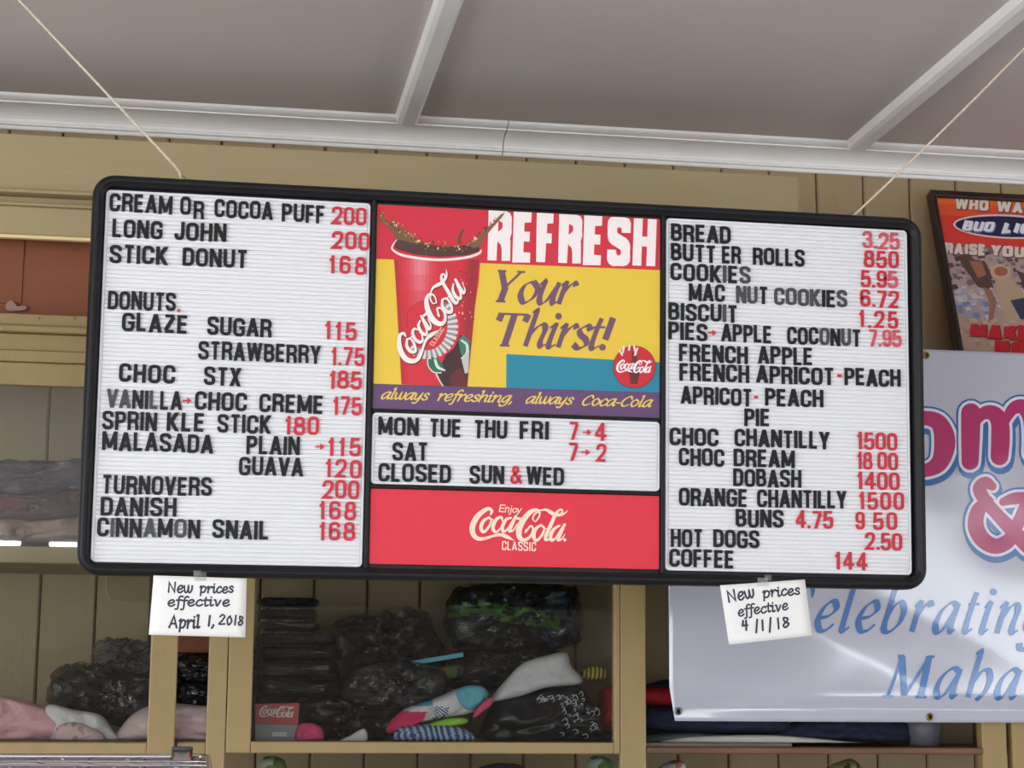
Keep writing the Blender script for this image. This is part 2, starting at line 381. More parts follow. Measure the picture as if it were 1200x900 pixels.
class Ink:
    """flat print: polygons drawn in photo pixels or other 2D coordinates, mapped on a surface"""
    def __init__(s, mp): s.mp = mp; s.V = []; s.F = []; s.C = []; s.z = 0.0
    def layer(s, dz=1e-4): s.z += dz
    def add(s, pts, col, dz=0.0):
        b = len(s.V); s.V += [s.mp(p[0], p[1], (s.z+dz)*.12) for p in pts]; s.F.append(tuple(range(b, b+len(pts)))); s.C.append((*lin(col), 1))
    def poly(s, pts, col):
        bm = bmesh.new(); vs = [bm.verts.new((p[0], p[1], 0)) for p in pts]
        try: bm.faces.new(vs)
        except Exception: bm.free(); return
        bmesh.ops.triangulate(bm, faces=bm.faces[:])
        for f in bm.faces: s.add([v.co for v in f.verts], col)
        bm.free(); s.layer(3e-5)
    def stroke(s, pts, w, col, closed=False, cap=True, smooth=5, dz=None):
        if smooth:
            if isinstance(w, (list, tuple)):
                q = catmull([(p[0], p[1], ww) for p, ww in zip(pts, w)], smooth, closed); pts = [(a[0], a[1]) for a in q]; w = [max(a[2], 0.01) for a in q]
            else: pts = catmull(pts, smooth, closed)
        A, B = strip(pts, list(w) if isinstance(w, (list, tuple)) else w, closed, cap); n = len(A)
        for i in range(n if closed else n-1):
            j = (i+1) % n; z = 4e-5*i/n
            s.add([A[i], A[j], B[j], B[i]], col, z)
        s.layer(5e-5)
    def disc(s, cx, cy, rx, ry, col, n=40, rot=0):
        s.poly([(cx+rx*math.cos(a)*math.cos(rot)-ry*math.sin(a)*math.sin(rot), cy+rx*math.cos(a)*math.sin(rot)+ry*math.sin(a)*math.cos(rot)) for a in [2*math.pi*k/n for k in range(n)]], col)
    def build(s, name, m, parent, kind=None):
        me = mesh(name, s.V, s.F, False, s.C)
        o = link(name, me, m, parent); return o
# pen lettering: x-height = 1
PEN = {
 'a': (.95, [[(.80, .93), (.5, 1.0), (.16, .72), (.04, .3), (.18, .0), (.46, .14), (.78, .75)], [(.84, 1.0), (.76, .3), (.82, .02), (1.0, .12)]], []),
 'b': (.9, [[(.02, 1.5), (.18, 1.58), (.16, .8), (.14, .1), (.42, 0), (.76, .28), (.84, .72), (.62, 1), (.34, .85), (.16, .5)]], []),
 'c': (.72, [[(.68, .8), (.5, 1), (.16, .72), (.05, .3), (.26, 0), (.52, .05), (.72, .25)]], []),
 'e': (.78, [[(.08, .42), (.45, .5), (.68, .74), (.52, 1), (.2, .82), (.04, .38), (.22, .02), (.5, .03), (.74, .24)]], []),
 'f': (.5, [[(.72, 1.5), (.52, 1.6), (.3, 1.3), (.24, .4), (.16, -.4), (-.1, -.5)], [(.02, .95), (.58, .97)]], []),
 'g': (.9, [[(.78, .93), (.5, 1.0), (.16, .72), (.06, .32), (.26, .04), (.5, .2), (.8, .95), (.72, .1), (.5, -.45), (.1, -.5), (-.02, -.3)]], []),
 'h': (.92, [[(0, 1.5), (.17, 1.58), (.15, .8), (.12, 0)], [(.14, .45), (.4, .88), (.64, .98), (.76, .75), (.7, .25), (.78, .02), (.96, .12)]], []),
 'H': (.92, [[(0, 1.5), (.17, 1.58), (.15, .8), (.12, 0)], [(.14, .45), (.42, .9), (.72, .94), (.88, .62), (.80, .22), (.62, -.02), (.5, .04)]], []),
 'i': (.42, [[(-.02, .84), (.18, 1), (.15, .5), (.14, .1), (.24, .0), (.44, .14)]], [(.2, 1.38)]),
 'l': (.42, [[(.0, 1.5), (.18, 1.58), (.16, .8), (.14, .1), (.24, .0), (.42, .14)]], []),
 'n': (.95, [[(-.02, .84), (.16, 1), (.14, .5), (.12, 0)], [(.14, .45), (.4, .88), (.64, .98), (.76, .75), (.7, .25), (.78, .02), (.98, .12)]], []),
 'o': (.85, [[(.45, 1), (.12, .78), (.05, .35), (.3, 0), (.65, .2), (.76, .65), (.45, 1)]], []),
 'p': (.9, [[(0, .84), (.18, 1), (.14, .3), (.1, -.5)], [(.14, .5), (.4, .95), (.7, .9), (.8, .5), (.55, .02), (.15, .05)]], []),
 'r': (.66, [[(-.02, .84), (.16, 1), (.14, .5), (.12, 0)], [(.14, .45), (.36, .85), (.56, 1), (.68, .86)]], []),
 's': (.62, [[(.6, .8), (.42, 1), (.16, .84), (.22, .6), (.5, .4), (.56, .14), (.3, 0), (.02, .16)]], []),
 't': (.5, [[(.26, 1.36), (.2, .9), (.16, .2), (.26, 0), (.5, .14)], [(0, .94), (.52, .97)]], []),
 'u': (1.0, [[(-.02, .84), (.16, 1), (.13, .3), (.26, .0), (.52, .16), (.78, .8)], [(.84, 1), (.77, .3), (.84, .02), (1.04, .12)]], []),
 'v': (.8, [[(0, .95), (.15, .9), (.3, .0), (.7, .9)]], []),
 'w': (1.15, [[(0, .95), (.1, .3), (.28, 0), (.52, .3), (.58, .95), (.62, .25), (.8, 0), (1.05, .4), (1.08, .98)]], []),
 'y': (.9, [[(-.02, .9), (.1, .8), (.14, .2), (.34, .05), (.62, .4), (.76, .95), (.66, .1), (.42, -.48), (.08, -.45)]], []),
 'A': (1.15, [[(-.05, 0), (.5, 1.45), (.95, 0)], [(.2, .5), (.8, .5)]], []),
 'C': (1.05, [[(.98, 1.1), (.8, 1.42), (.4, 1.25), (.08, .7), (.15, .15), (.5, 0), (.9, .25)]], []),
 'M': (1.75, [[(.1, 0), (.32, 1.4)], [(.3, 1.4), (.78, .04)], [(.78, .04), (1.46, 1.4)], [(1.44, 1.4), (1.46, 0)], [(-.12, 0), (.32, 0)], [(1.24, 0), (1.7, 0)], [(.14, 1.4), (.4, 1.4)], [(1.38, 1.4), (1.66, 1.4)]], []),
 'N': (1.1, [[(.05, 0), (.05, 1.35), (.85, .05), (.85, 1.4)]], []),
 'T': (1.3, [[(.02, 1.4), (1.2, 1.4)], [(.6, 1.4), (.56, 0)], [(.36, 0), (.78, 0)], [(.04, 1.42), (.0, 1.08)], [(1.18, 1.42), (1.14, 1.08)]], []),
 'Y': (1.3, [[(.12, 1.4), (.5, .66)], [(.52, .66), (1.06, 1.4)], [(.54, .7), (.5, 0)], [(.28, 0), (.74, 0)], [(-.06, 1.4), (.34, 1.4)], [(.86, 1.4), (1.24, 1.4)]], []),
 '!': (.4, [[(.2, 1.4), (.14, .42)]], [(.12, .08)]),
 ',': (.35, [[(.15, .12), (.12, -.05), (.0, -.28)]], []), '.': (.3, [], [(.12, .05)]), '-': (.55, [[(.05, .45), (.45, .45)]], []),
 '1': (.35, [[(.15, 1.3), (.12, 0)]], []), '2': (.8, [[(.05, 1.0), (.3, 1.3), (.6, 1.05), (.35, .5), (0, 0), (.7, .05)]], []),
 '0': (.8, [[(.35, 1.2), (.05, .7), (.25, 0), (.6, .5), (.35, 1.2)]], []), '8': (.8, [[(.55, 1.1), (.2, 1.2), (.25, .75), (.6, .4), (.3, 0), (.1, .3), (.5, .8), (.55, 1.1)]], []),
 '4': (.85, [[(.15, 1.2), (.05, .6), (.55, .6)], [(.45, 1.2), (.4, 0)]], []), '/': (.5, [[(.3, 1.4), (.05, -.1)]], []),
 ' ': (.5, [], []),
}
CRISP = set('MNTYA4')
def pen_text(ink, text, x0, y0, x1, y1, xh, col, wmax, wmin, shear=0.22, nib=20, mono=False, gap=0.05, sy=-1, dot=None, wob=0.0, grow=0.0, off=(0, 0)):
    """writes along the base line (x0,y0)-(x1,y1); coordinates of ink's space with y down when sy=-1"""
    adv = []; c = 0
    for ch in text: adv.append(c); c += PEN[ch][0]+gap
    total = c-gap; L = math.hypot(x1-x0, y1-y0); sx = L/(total*xh); ux, uy = (x1-x0)/L, (y1-y0)/L
    nx, ny = (uy, -ux) if sy == -1 else (-uy, ux)
    def T(gx, gy, a, j=0):
        X = (a+gx)*xh*sx + shear*gy*xh; Y = gy*xh + j
        return (x0+ux*X+nx*Y+off[0], y0+uy*X+ny*Y+off[1])
    for i, ch in enumerate(text):
        _, sts, dots = PEN[ch]; j = random.uniform(-wob, wob)
        for st in sts:
            straight = len(st) <= 2 or (ch in CRISP)
            q = st if straight and len(st) > 2 else (st if len(st) == 2 else catmull(st, 6))
            if len(st) == 2: q = [tuple(np.array(st[0])*(1-k/4)+np.array(st[1])*k/4) for k in range(5)]
            P = [T(g[0], g[1], adv[i], j) for g in q]
            if mono: W = [wmax+grow]*len(P)
            else:
                W = []
                for k in range(len(q)):
                    a, b = q[max(k-1, 0)], q[min(k+1, len(q)-1)]
                    dx_, dy_ = (b[0]-a[0])+shear*(b[1]-a[1]), b[1]-a[1]; th = math.atan2(dy_, dx_)
                    if len(st) == 2: f_ = abs(math.sin(th)) if dy_ < 0 else .22*abs(math.sin(th))+.04
                    if len(st) == 2 and wmax > 5: f_ = max(f_, .14)
                    else: f_ = min(1, 1.12*abs(math.sin(th-math.radians(nib)))**1.25)
                    W.append(wmin+(wmax-wmin)*f_+grow)
            ink.stroke(P, W, col, smooth=0, cap=mono or wmax < 4)
        for dx, dy in dots:
            d = (dot or wmax)*0.55; c_ = T(dx, dy, adv[i], j); ink.disc(c_[0], c_[1], d+grow/2, d+grow/2, col, 12)
def caps_text(ink, text, x0, y0, x1, y1, h, col, t=0.18, gap=0.12, shear=0.0, wsc=1.0, grow=0.0, off=(0, 0), h1=None):
    """upright sans capitals, base line (x0,y0)-(x1,y1), y down, height h (h1 at the far end)"""
    ws = [GL[c][0]*wsc if c != ' ' else .3 for c in text]; total = sum(ws)+gap*(len(text)-1)
    L = math.hypot(x1-x0, y1-y0); ux, uy = (x1-x0)/L, (y1-y0)/L; k = L/total; c = 0
    for ch, w in zip(text, ws):
        if ch != ' ':
            sts, _ = glyph_strokes(ch, t, wsc)
            for P, closed, hw in sts:
                if hw:
                    (ax, ay), (bx_, by_) = P; quad = []
                    for gx, gy in ((ax-hw/2, ay), (bx_-hw/2, by_), (bx_+hw/2, by_), (ax+hw/2, ay)):
                        X = (c+gx)*k; hh = h+((h1 or h)-h)*X/L; gg = gy*hh+(grow/2 if gy > .5 else -grow/2)
                        X += shear*gy*hh+(grow*.6 if gx > (ax+bx_)/2+0 and (gx, gy) in ((bx_+hw/2, by_), (ax+hw/2, ay)) else (-grow*.6 if grow else 0)); quad.append((x0+ux*X+uy*gg+off[0], y0+uy*X-ux*gg+off[1]))
                    ink.add(quad, col); ink.layer(5e-5); continue
                Q = []
                for gx, gy in P:
                    X = (c+gx)*k; hh = h+((h1 or h)-h)*X/L; X += shear*gy*hh
                    Q.append((x0+ux*X+uy*gy*hh*1.0+off[0], y0+uy*X-ux*gy*hh+off[1]))
                # stroke widths differ across and along
                W = []
                for i in range(len(Q)):
                    a, b = Q[max(i-1, 0)], Q[min(i+1, len(Q)-1)]
                    th = math.atan2(b[1]-a[1], b[0]-a[0]); W.append((abs(math.sin(th))*t*k+abs(math.cos(th))*t*h)+grow)
                ink.stroke(Q, W, col, closed=closed, cap=False, smooth=0); ink.layer(4e-5)
        c += w+gap
LOGO = [  # brush script word mark, drawn in a 1200 x 686 box: points with widths
 ([(300,195,18),(312,160,30),(275,138,36),(210,175,46),(150,240,56),(115,330,56),(130,402,50),(178,440,40),(250,435,30),(330,410,25),(400,400,32),(462,420,40),(535,457,4)],0),
 ([(285,225,22),(225,265,34),(203,335,38),(232,372,28),(282,320,26),(305,255,20),(285,225,20)],0), ([(300,240,14),(345,262,10)],0),
 ([(418,262,12),(408,226,26),(362,240,32),(328,300,36),(328,355,34),(362,370,24),(412,320,12)],0),
 ([(505,230,20),(455,248,30),(418,320,36),(430,368,30),(474,335,18),(525,245,12)],0), ([(552,215,28),(508,310,36),(490,362,32),(530,352,16),(565,290,10)],0),
 ([(572,236,26),(604,242,26)],0),
 ([(745,268,10),(722,240,14),(745,190,16),(790,170,18),(785,222,16),(748,270,10)],0),
 ([(795,178,16),(770,150,26),(710,165,44),(640,235,56),(588,335,62),(590,425,50),(640,452,34),(702,412,26),(726,345,22),(700,312,20),(650,375,16),(655,345,10)],0),
 ([(775,160,10),(850,148,24),(900,172,38),(945,198,34),(1010,198,28),(1055,175,14),(1076,152,4)],0),
 ([(805,302,22),(750,345,34),(732,415,38),(758,458,28),(812,408,26),(838,335,20),(805,302,20)],0), ([(825,330,12),(880,345,8)],0),
 ([(985,205,10),(1022,165,16),(1000,148,22),(955,190,32),(905,300,38),(860,400,40),(852,448,30),(888,444,18),(925,390,10)],0),
 ([(992,308,20),(940,340,30),(904,405,36),(914,456,30),(958,425,18),(1010,335,12)],0), ([(1042,298,28),(995,400,36),(976,450,32),(1012,444,16),(1045,395,8)],0)]
def logo(ink, fn, scale, col, grow=0.0, off=(0, 0)):
    for st, _ in LOGO:
        P = [fn(x, y) for x, y, w in st]; P = [(p[0]+off[0], p[1]+off[1]) for p in P]
        ink.stroke(P, [w*scale+grow for x, y, w in st], col, smooth=6)

# ================================================================== THE SETTING
crown_b = at(600, 184.5, YW).z
ceil_z = at(600, 141.5, YW-0.075).z
zt = ceil_z
X0, X1, Y0 = ROOM['x0'], ROOM['x1'], ROOM['y0']
struct('ceiling', box_me(X0-.2, X1+.2, Y0-.2, YW+.3, zt, zt+.1), CEIL)
struct('floor', box_me(X0-.2, X1+.2, Y0-.2, YW+.3, -.1, 0), mat('floor_tile', (188, 188, 192), 0.4, vary=0.1, vscale=2))
wall = struct('wall_back', box_me(X0-.2, X1+.2, YW+.02, YW+.3, 0, zt), DARK)
def holed_wall(name, axis, pos, a0, a1, openings):
    mes = []; cur = a0
    def pc(p, q, z0, z1):
        if q-p > 1e-4 and z1-z0 > 1e-4:
            mes.append(box_me(pos-.12, pos, p, q, z0, z1) if axis == 'x' else box_me(p, q, pos-.12, pos, z0, z1))
    for (p, q, z0, z1) in sorted(openings):
        pc(cur, p, 0, zt); pc(p, q, 0, z0); pc(p, q, z1, zt); cur = q
    pc(cur, a1, 0, zt)
    return struct(name, join_me(mes), mat('cream_wall', (176, 160, 140), 0.7, vary=0.05))
holed_wall('wall_left', 'x', X0, Y0, YW+.02, OPEN_L)
holed_wall('wall_front', 'y', Y0, X0, X1, OPEN_F).data.materials[0] = mat('brown_wall', (104, 94, 88), .7, vary=.08)
holed_wall('wall_right', 'x', X1+.12, Y0, YW+.02, OPEN_R)
# vertical tongue and groove boards, each a piece of the back wall
ga, gb = at(11, 156, YW).x, at(957, 225, YW).x
NP = 16; pitch = (gb-ga)/NP
print('plank pitch', pitch, [round((at(x, y, YW).x-ga)/pitch, 2) for x, y in ((74, 160), (138, 163), (199, 167), (261, 170), (561, 187), (903, 205), (957, 207), (1012, 210), (1066, 213), (1120, 216), (46, 720), (112, 720))])
pme = box_me(0.0012, pitch-0.0012, -0.012, 0.008, 0, zt, 0.003, 1); pme.materials.append(TANB)
k0 = int((-1.75-ga)/pitch)
for k in range(k0, k0+44):
    o = link('plank', pme, None, wall); o.location = (ga+k*pitch, YW+.012, 0)
# crown moulding: one profile run along the back wall, in two lengths
def crown(x0, x1, name):
    zb = crown_b; H = zt-zb
    prof = [(0, 0), (.006, 0), (.0075, .002), (.008, .0062), (.0105, .0066), (.0125, .0078), (.0125, .0092), (.0105, .0104), (.0115, .0118)]
    for k in range(8):
        a = k/7*math.pi/2; prof.append((.0125+.0435*(1-math.cos(a)), .0125+.0215*math.sin(a)))
    prof += [(.0565, .0362), (.0600, .0364), (.0660, .0385), (.0710, .0415), (.0740, H), (0, H)]
    V, Fc = [], []; n = len(prof)
    for x in (x0, x1):
        for d, z in prof: V.append((x, YW-d, zb+z))
    for i in range(n): Fc.append((i, (i+1) % n, n+(i+1) % n, n+i))
    Fc += [tuple(range(n-1, -1, -1)), tuple(range(n, 2*n))]
    return struct(name, fix(mesh(name, V, Fc)), TRIM)
xs = at(593.5, 160, YW-.05).x
crown(X0, xs-.0008, 'trim_1'); crown(xs+.0008, X1, 'trim_2')
# ceiling battens running away from the wall
def batten(name, pa, pb):
    a = on_plane(pa[0], pa[1], Vector((0, 0, zt)), Vector((0, 0, 1))); b = on_plane(pb[0], pb[1], Vector((0, 0, zt)), Vector((0, 0, 1)))
    xm = a.x; sl = 0.0
    V, Fc = [], []; prof = [(0, 0), (.004, -.014), (.012, -.018), (.034, -.018), (.040, -.013), (.042, 0)]; n = len(prof)
    for y in (Y0, YW-.070):
        for d, z in prof: V.append((xm+d, y, zt+z))
    for i in range(n): Fc.append((i, (i+1) % n, n+(i+1) % n, n+i))
    Fc += [tuple(range(n-1, -1, -1)), tuple(range(n, 2*n))]
    print(name, a, b)
    return struct(name, fix(mesh(name, V, Fc)), TRIM)
batten('trim_3', (464, 132), (505, 0)); batten('trim_4', (991, 166), (1180, 0)); 
b1 = on_plane(464, 132, Vector((0, 0, zt)), Vector((0, 0, 1))).x; b2 = on_plane(991, 166, Vector((0, 0, zt)), Vector((0, 0, 1))).x
# frames of the unseen window openings, several of them added for their light
def window_frame(name, axis, pos, a0, a1, z0, z1):
    mes = []; w = .05
    def bx(p, q, u, v):
        mes.append(box_me(pos-.09, pos-.03, p, q, u, v) if axis == 'x' else box_me(p, q, pos-.09, pos-.03, u, v))
    bx(a0, a0+w, z0, z1); bx(a1-w, a1, z0, z1); bx(a0, a1, z0, z0+w); bx(a0, a1, z1-w, z1); m_ = (a0+a1)/2; bx(m_-.02, m_+.02, z0, z1)
    return struct(name, join_me(mes), TRIM)
wn = 1
for a in OPEN_L: window_frame('window_%d' % wn, 'x', X0, *a); wn += 1
for a in OPEN_F: window_frame('window_%d' % wn, 'y', Y0, *a); wn += 1
for a in OPEN_R: window_frame('window_%d' % wn, 'x', X1+.12, *a); wn += 1
# fluorescent tubes on the far ceiling, mirrored in the cabinet glass
TUBE = glow('fluorescent_tube', (0.93, 0.97, 1.0), LAMP)
def lamp(xa, xb, y, label):
    z = zt-.045; r = empty('ceiling_lamp', ((xa+xb)/2, y, zt)); tag(r, label, 'lamp', 'fluorescent lamps on the ceiling behind the viewer')
    link('housing', box_me(xa-(xa+xb)/2, xb-(xa+xb)/2, -.03, .03, -.035, 0, .004), TRIM, r)
    link('tube', tube_me([(xa+.02-(xa+xb)/2, 0, -.052), (xb-.02-(xa+xb)/2, 0, -.052)], .014, 10), TUBE, r)
def mirror_x(px, py, y):  # where a mirrored view ray from the glass plane passes y
    d = ray(px, py); t = (YC+.02)/d.y; return d.x*t + d.x/d.y*((YC+.02)-y)
d = ray(45, 638); LY = (YC+.02) - ((zt-.052-CAMZ)/(d.z/d.y) - (YC+.02))
print('lamp y', LY, 'ceiling', zt, 'crown', crown_b)
lx = [mirror_x(v, 638, LY) for v in (28, 55)]
lamp(lx[0]-1.2, lx[0], LY, 'left fluorescent ceiling lamp of the pair'); lamp(lx[1], lx[1]+1.2, LY, 'right fluorescent ceiling lamp of the pair')

for yy, row in ((-0.2, 'nearer'), (-1.9, 'farther')):
    for xx, side in ((-2.3, 'left'), (0.3, 'middle'), (4.2, 'right')):
        lamp(xx, xx+1.2, yy, '%s fluorescent ceiling lamp of the %s row above the viewer' % (side, row))

# ================================================================== DISPLAY CABINET
def V3(px, py, Y): return at(px, py, Y)
cab = empty('display_cabinet', (0, YC, 0)); CB = Vector((0, YC, 0))
tag(cab, 'tan painted built-in display cabinet with glass doors behind the menu board', 'cabinet')
def cb(name, x0, x1, y0, y1, z0, z1, m=TAN, bev=0.0015, par=None): return boxo(name, x0, x1, y0, y1, z0, z1, m, par or cab, bev, CB)
CX0 = -1.25; CX1 = at(935, 220, YC).x
zA = at(45, 640, YC+.03).z; zA2 = at(45, 660, YC+.03).z      # middle shelf
zB = at(450, 869.3, YC).z; zB2 = at(450, 883, YC).z           # lower rail
z_top = at(60, 159.5, YC).z
def zl(py, Y=YC, px=50): return at(px, py, Y).z
# head: wide frieze board, mouldings below it
cb('head_board', CX0, CX1, YC-.002, YC+.02, zl(223), z_top, TANH)
cb('moulding', CX0, CX1-.001, YC-.010, YC+.018, zl(228.5), zl(224.0), TANH, .002)
cb('moulding', CX0, CX1-.002, YC+.013, YC+.020, zl(238.5), zl(228.5), TANH, .003)
cb('moulding', CX0, CX1-.001, YC-.006, YC+.018, zl(242.5), zl(239.0), TANH, .002)
cb('rail', CX0, CX1-.002, YC+.002, YC+.020, zl(275.5), zl(242.5), TANH)
tr_ = cb('highlight_strip', CX0, at(433, 290, YC).x, YC+.0, YC+.012, zl(280.0), zl(276.0), mat('pale_highlight_paint', (236, 214, 160), .15, vary=.05), .001)  # pale colour paints in the bright reflected line under the rail
tag(tr_, 'glossy pale yellow strip painted as a bright line of reflected light')
# sill ledges above the doors
cb('ledge', CX0, CX1-.002, YC-.002, YC+.020, zl(382), zl(369), TAN, .001)
cb('ledge', CX0, CX1-.001, YC-.012, YC+.020, zl(391), zl(383), TAN, .003)
cb('rail', CX0, CX1-.002, YC+.002, YC+.020, zl(411), zl(391.5), TAN)
cb('rail', CX0, CX1-.001, YC-.004, YC+.020, zl(425), zl(411.5), TAN, .002)
for px in (46, 88):
    p = at(px, 373, YC-.002); s = link('screw', tube_me([(p.x, -.0035, p.z), (p.x, .002, p.z)], .0016, 8), STEEL, cab)
cb('shelf', CX0, CX1-.02, YC+.021, YW-.005, zl(382), zl(370), TAN)
cb('shelf', CX0, CX1-.02, YC+.034, YW-.005, zA2, zA, TAN, .002)
xR = at(1150, 880, YC).x
cb('shelf', CX0, CX1-.02, YC+.024, YW-.005, zB-.012, zB-.0005, mat('grey_shelf_paint', (120, 110, 96), .5))
cb('top_panel', CX0, CX1-.002, YC+.020, YW-.005, zl(223)+.02, zl(223)+.035, TAN)
# right part: lower, open below the banner, its top carries the framed poster
ztop2 = at(1100, 424, YC).z; XR = 1.95
cb('side_panel', CX1-.02, CX1, YC+.022, YW-.002, ztop2+.001, z_top-.01, TAN)
cb('top_panel', CX1+.001, XR, YC+.0, YW-.005, ztop2-.02, ztop2, TAN)
zs1, zs2 = at(950, 875.5, YC).z, at(950, 884, YC).z
xP = at(756.5, 780, YC).x
cb('shelf', CX1+.001, XR-.02, YC+.016, YW-.005, zs2, zs1, SHELFM, .003)
cb('shelf', xP-.02, CX1-.021, YC+.0225, YW-.006, zs2, zs1-.0004, SHELFM, .003)
cb('shelf_edging', xP+.001, xR+.004, YC-.002, YC+.0145, zs2, zs1, SHELFM, .003)
bp = cb('base', CX0, XR, YC+.03, YW-.002, 0.0, 0.9, TAN)
zlow = 0.9
def post(xa, xb, ya, yb, z0, z1, name='stile', par=None, m=TAN): return cb(name, xa, xb, ya, yb, z0, z1, m, .002, par)
zd = zl(425)-.001
# fixed posts
xg = at(243, 815, YC).x; xh_ = at(266, 815, YC).x; xi = at(296, 780, YC).x
post(xg, xh_-.0006, YC, YC+.022, zlow, zd); 
xc0, xc1 = at(727, 780, YC).x, at(757, 780, YC).x
post(xc0, xc1, YC, YC+.022, zlow, zd)
xr0, xr1 = at(1151, 875, YC).x, at(1180, 875, YC).x
post(xr0, xr1, YC+.0, YC+.022, zlow, ztop2-.021)
post(at(1187, 890, YC).x, at(1240, 890, YC).x, YC+.0, YC+.022, zlow, ztop2-.021)
cb('rail', at(207, 880, YC+.03).x, xg, YC+.012, YC+.022, at(225, 884, YC).z, at(225, 870, YC).z)
# left sliding door
def door(x0, x1, y0, y1, sl, sr, zbot, zb1, ztp, label=None):
    d = empty('door', (0, 0, 0), parent=cab)
    if label: d['label'] = label
    cb('stile', x0, x0+sl, y0, y1, zbot, ztp, TAN, .002, d); cb('stile', x1-sr, x1, y0, y1, zbot, ztp, TAN, .002, d)
    cb('rail', x0+sl, x1-sr, y0+.001, y1-.001, zbot, zb1, TAN, .002, d); cb('rail', x0+sl, x1-sr, y0+.001, y1-.001, ztp-.036, ztp, TAN, .002, d)
    ym = (y0+y1)/2; g = cb('glass_pane', x0+sl-.002, x1-sr+.002, ym-.0015, ym+.0015, zb1-.002, ztp-.034, GLASS, 0, d)
    return d
xa0 = -1.2; xa1 = at(206.5, 815, YC-.004).x; xas = at(174.5, 815, YC-.004).x
door(xa0, xa1, YC-.004, YC+.011, .04, xa1-xas, at(100, 887, YC).z, at(100, 870, YC).z, zd)
door(xh_+.0006, xc0-.0006, YC, YC+.018, xi-xh_, xc0-at(720, 780, YC).x, zB2, zB, zd)
cb('rail', xh_+.0006, xc0-.0006, YC+.002, YC+.018, zlow, zB2-.0008-.06, TAN)
lowg = cb('glass_pane', xi, xc0, YC+.008, YC+.011, zB2-.06, zB2-.001, GLASS, 0)

# ================================================================== THINGS IN THE CABINET
def outline(pts, n=72):
    q = catmull(pts, 10, True); P = [Vector(p) for p in q]; L = [0]
    for i in range(len(P)): L.append(L[-1]+(P[(i+1) % len(P)]-P[i]).length)
    out = []; j = 0
    for k in range(n):
        s = L[-1]*k/n
        while L[j+1] < s: j += 1
        t = (s-L[j])/max(L[j+1]-L[j], 1e-9); out.append(P[j].lerp(P[(j+1) % len(P)], t))
    return out
SUPPORT = []
def pillow(name, pts, Y, depth, m, amp=0.006, freq=25, label=None, cat='clothing', group=None, parent=None, seed=0, rings=14, n=80, colfn=None, sharp=1.0, folds=0, facet=0.0, jag=0.0):
    """a soft thing: front outline in photo pixels at depth Y, swelling to both sides; folds = stacked layers"""
    O = outline([at(x, y, Y).xz for x, y in pts], n); c = sum((p for p in O), Vector((0, 0)))/n
    if jag:
        rj = random.Random(seed+900); O = [c+(o-c)*(1+jag*rj.uniform(-.6, 1.0)) for o in O]
    zmin, zmax = min(o.y for o in O), max(o.y for o in O)
    sup = max([q for q in SUPPORT if q < zmin+.012], default=None)
    V, Fc, C = [], [], []; sd = Vector((seed*7.3, seed*3.1, seed*1.7)); rs_ = random.Random(seed*13+5)
    def P(k, r, side):
        p = c+(O[k % n]-c)*r; th = depth*(max(0.0, 1-r**4))**0.5
        q = Vector((p.x, 0, p.y)); nz = noise.fractal(q*freq+sd, 0.9, 2.1, 4)
        w = Vector((p.x*.55+p.y*.3, 0, p.y*1.5-p.x*.35))
        crease = 1-abs(noise.noise(w*freq*1.3+sd*2)); crease = crease**3
        e = (1-r**6)
        disp = amp*(nz*.9+1.1*(.45-crease)*sharp)
        if folds:
            zz = (p.y-zmin)/max(zmax-zmin, 1e-6)*folds+.25*noise.noise(q*14+sd); fr = zz-math.floor(zz)
            disp -= .0065*(abs(fr-.5)*2)**5
        y = Y-side*(th*(.9+.12*nz)+disp*e*(.35+.65*min(1, depth/.03)))
        v = Vector((p.x+amp*.35*nz*e, y, p.y+amp*.35*crease*e*(1-r**8)))
        if facet and r > 0:
            f = facet*(.35 if r > .97 else 1)
            v += Vector((rs_.uniform(-f, f)*.5, -side*abs(rs_.uniform(-f, f)), rs_.uniform(-f, f)*.5))
        v.y = min(max(v.y, YC+.014), YW-.003)
        if sup is not None: v.z = max(v.z, sup+.0004)
        return v
    org = Vector((c.x, Y, max(zmin, sup+.0004) if sup is not None else zmin))
    V.append(P(0, 0, 1)-org); V.append(P(0, 0, -1)-org)
    for side in (1, -1):
        for i in range(1, rings+(1 if side == 1 else 0)):
            for k in range(n): V.append(P(k, i/rings, side)-org)
    def ix(side, i, k):
        if i == 0: return 0 if side == 1 else 1
        if i == rings or side == 1: return 2+(i-1)*n+k % n
        return 2+rings*n+(i-1)*n+k % n
    for side in (1, -1):
        for i in range(rings):
            for k in range(n):
                if i == 0: fs = [(ix(side, 0, 0), ix(side, 1, k), ix(side, 1, k+1))]
                else:
                    q4 = (ix(side, i, k), ix(side, i+1, k), ix(side, i+1, k+1), ix(side, i, k+1))
                    fs = [q4] if not facet else ([(q4[0], q4[1], q4[2]), (q4[0], q4[2], q4[3])] if (i+k) % 2 else [(q4[0], q4[1], q4[3]), (q4[1], q4[2], q4[3])])
                for f in fs:
                    Fc.append(f if side == 1 else f[::-1])
                    if colfn:
                        p = c+(O[k]-c)*((i+.5)/rings); C.append((*lin(colfn(p.x-c.x, p.y-c.y, i/rings)), 1))
    me = fix(mesh(name, V, Fc, True, C if colfn else None)); me.polygons.foreach_set('use_smooth', [not facet]*len(me.polygons))
    o = link(name, me, m, parent)
    o.location = org if parent is None else org-parent.location
    if label: tag(o, label, cat, group)
    elif parent is None: tag(o, name, cat, group)
    return o
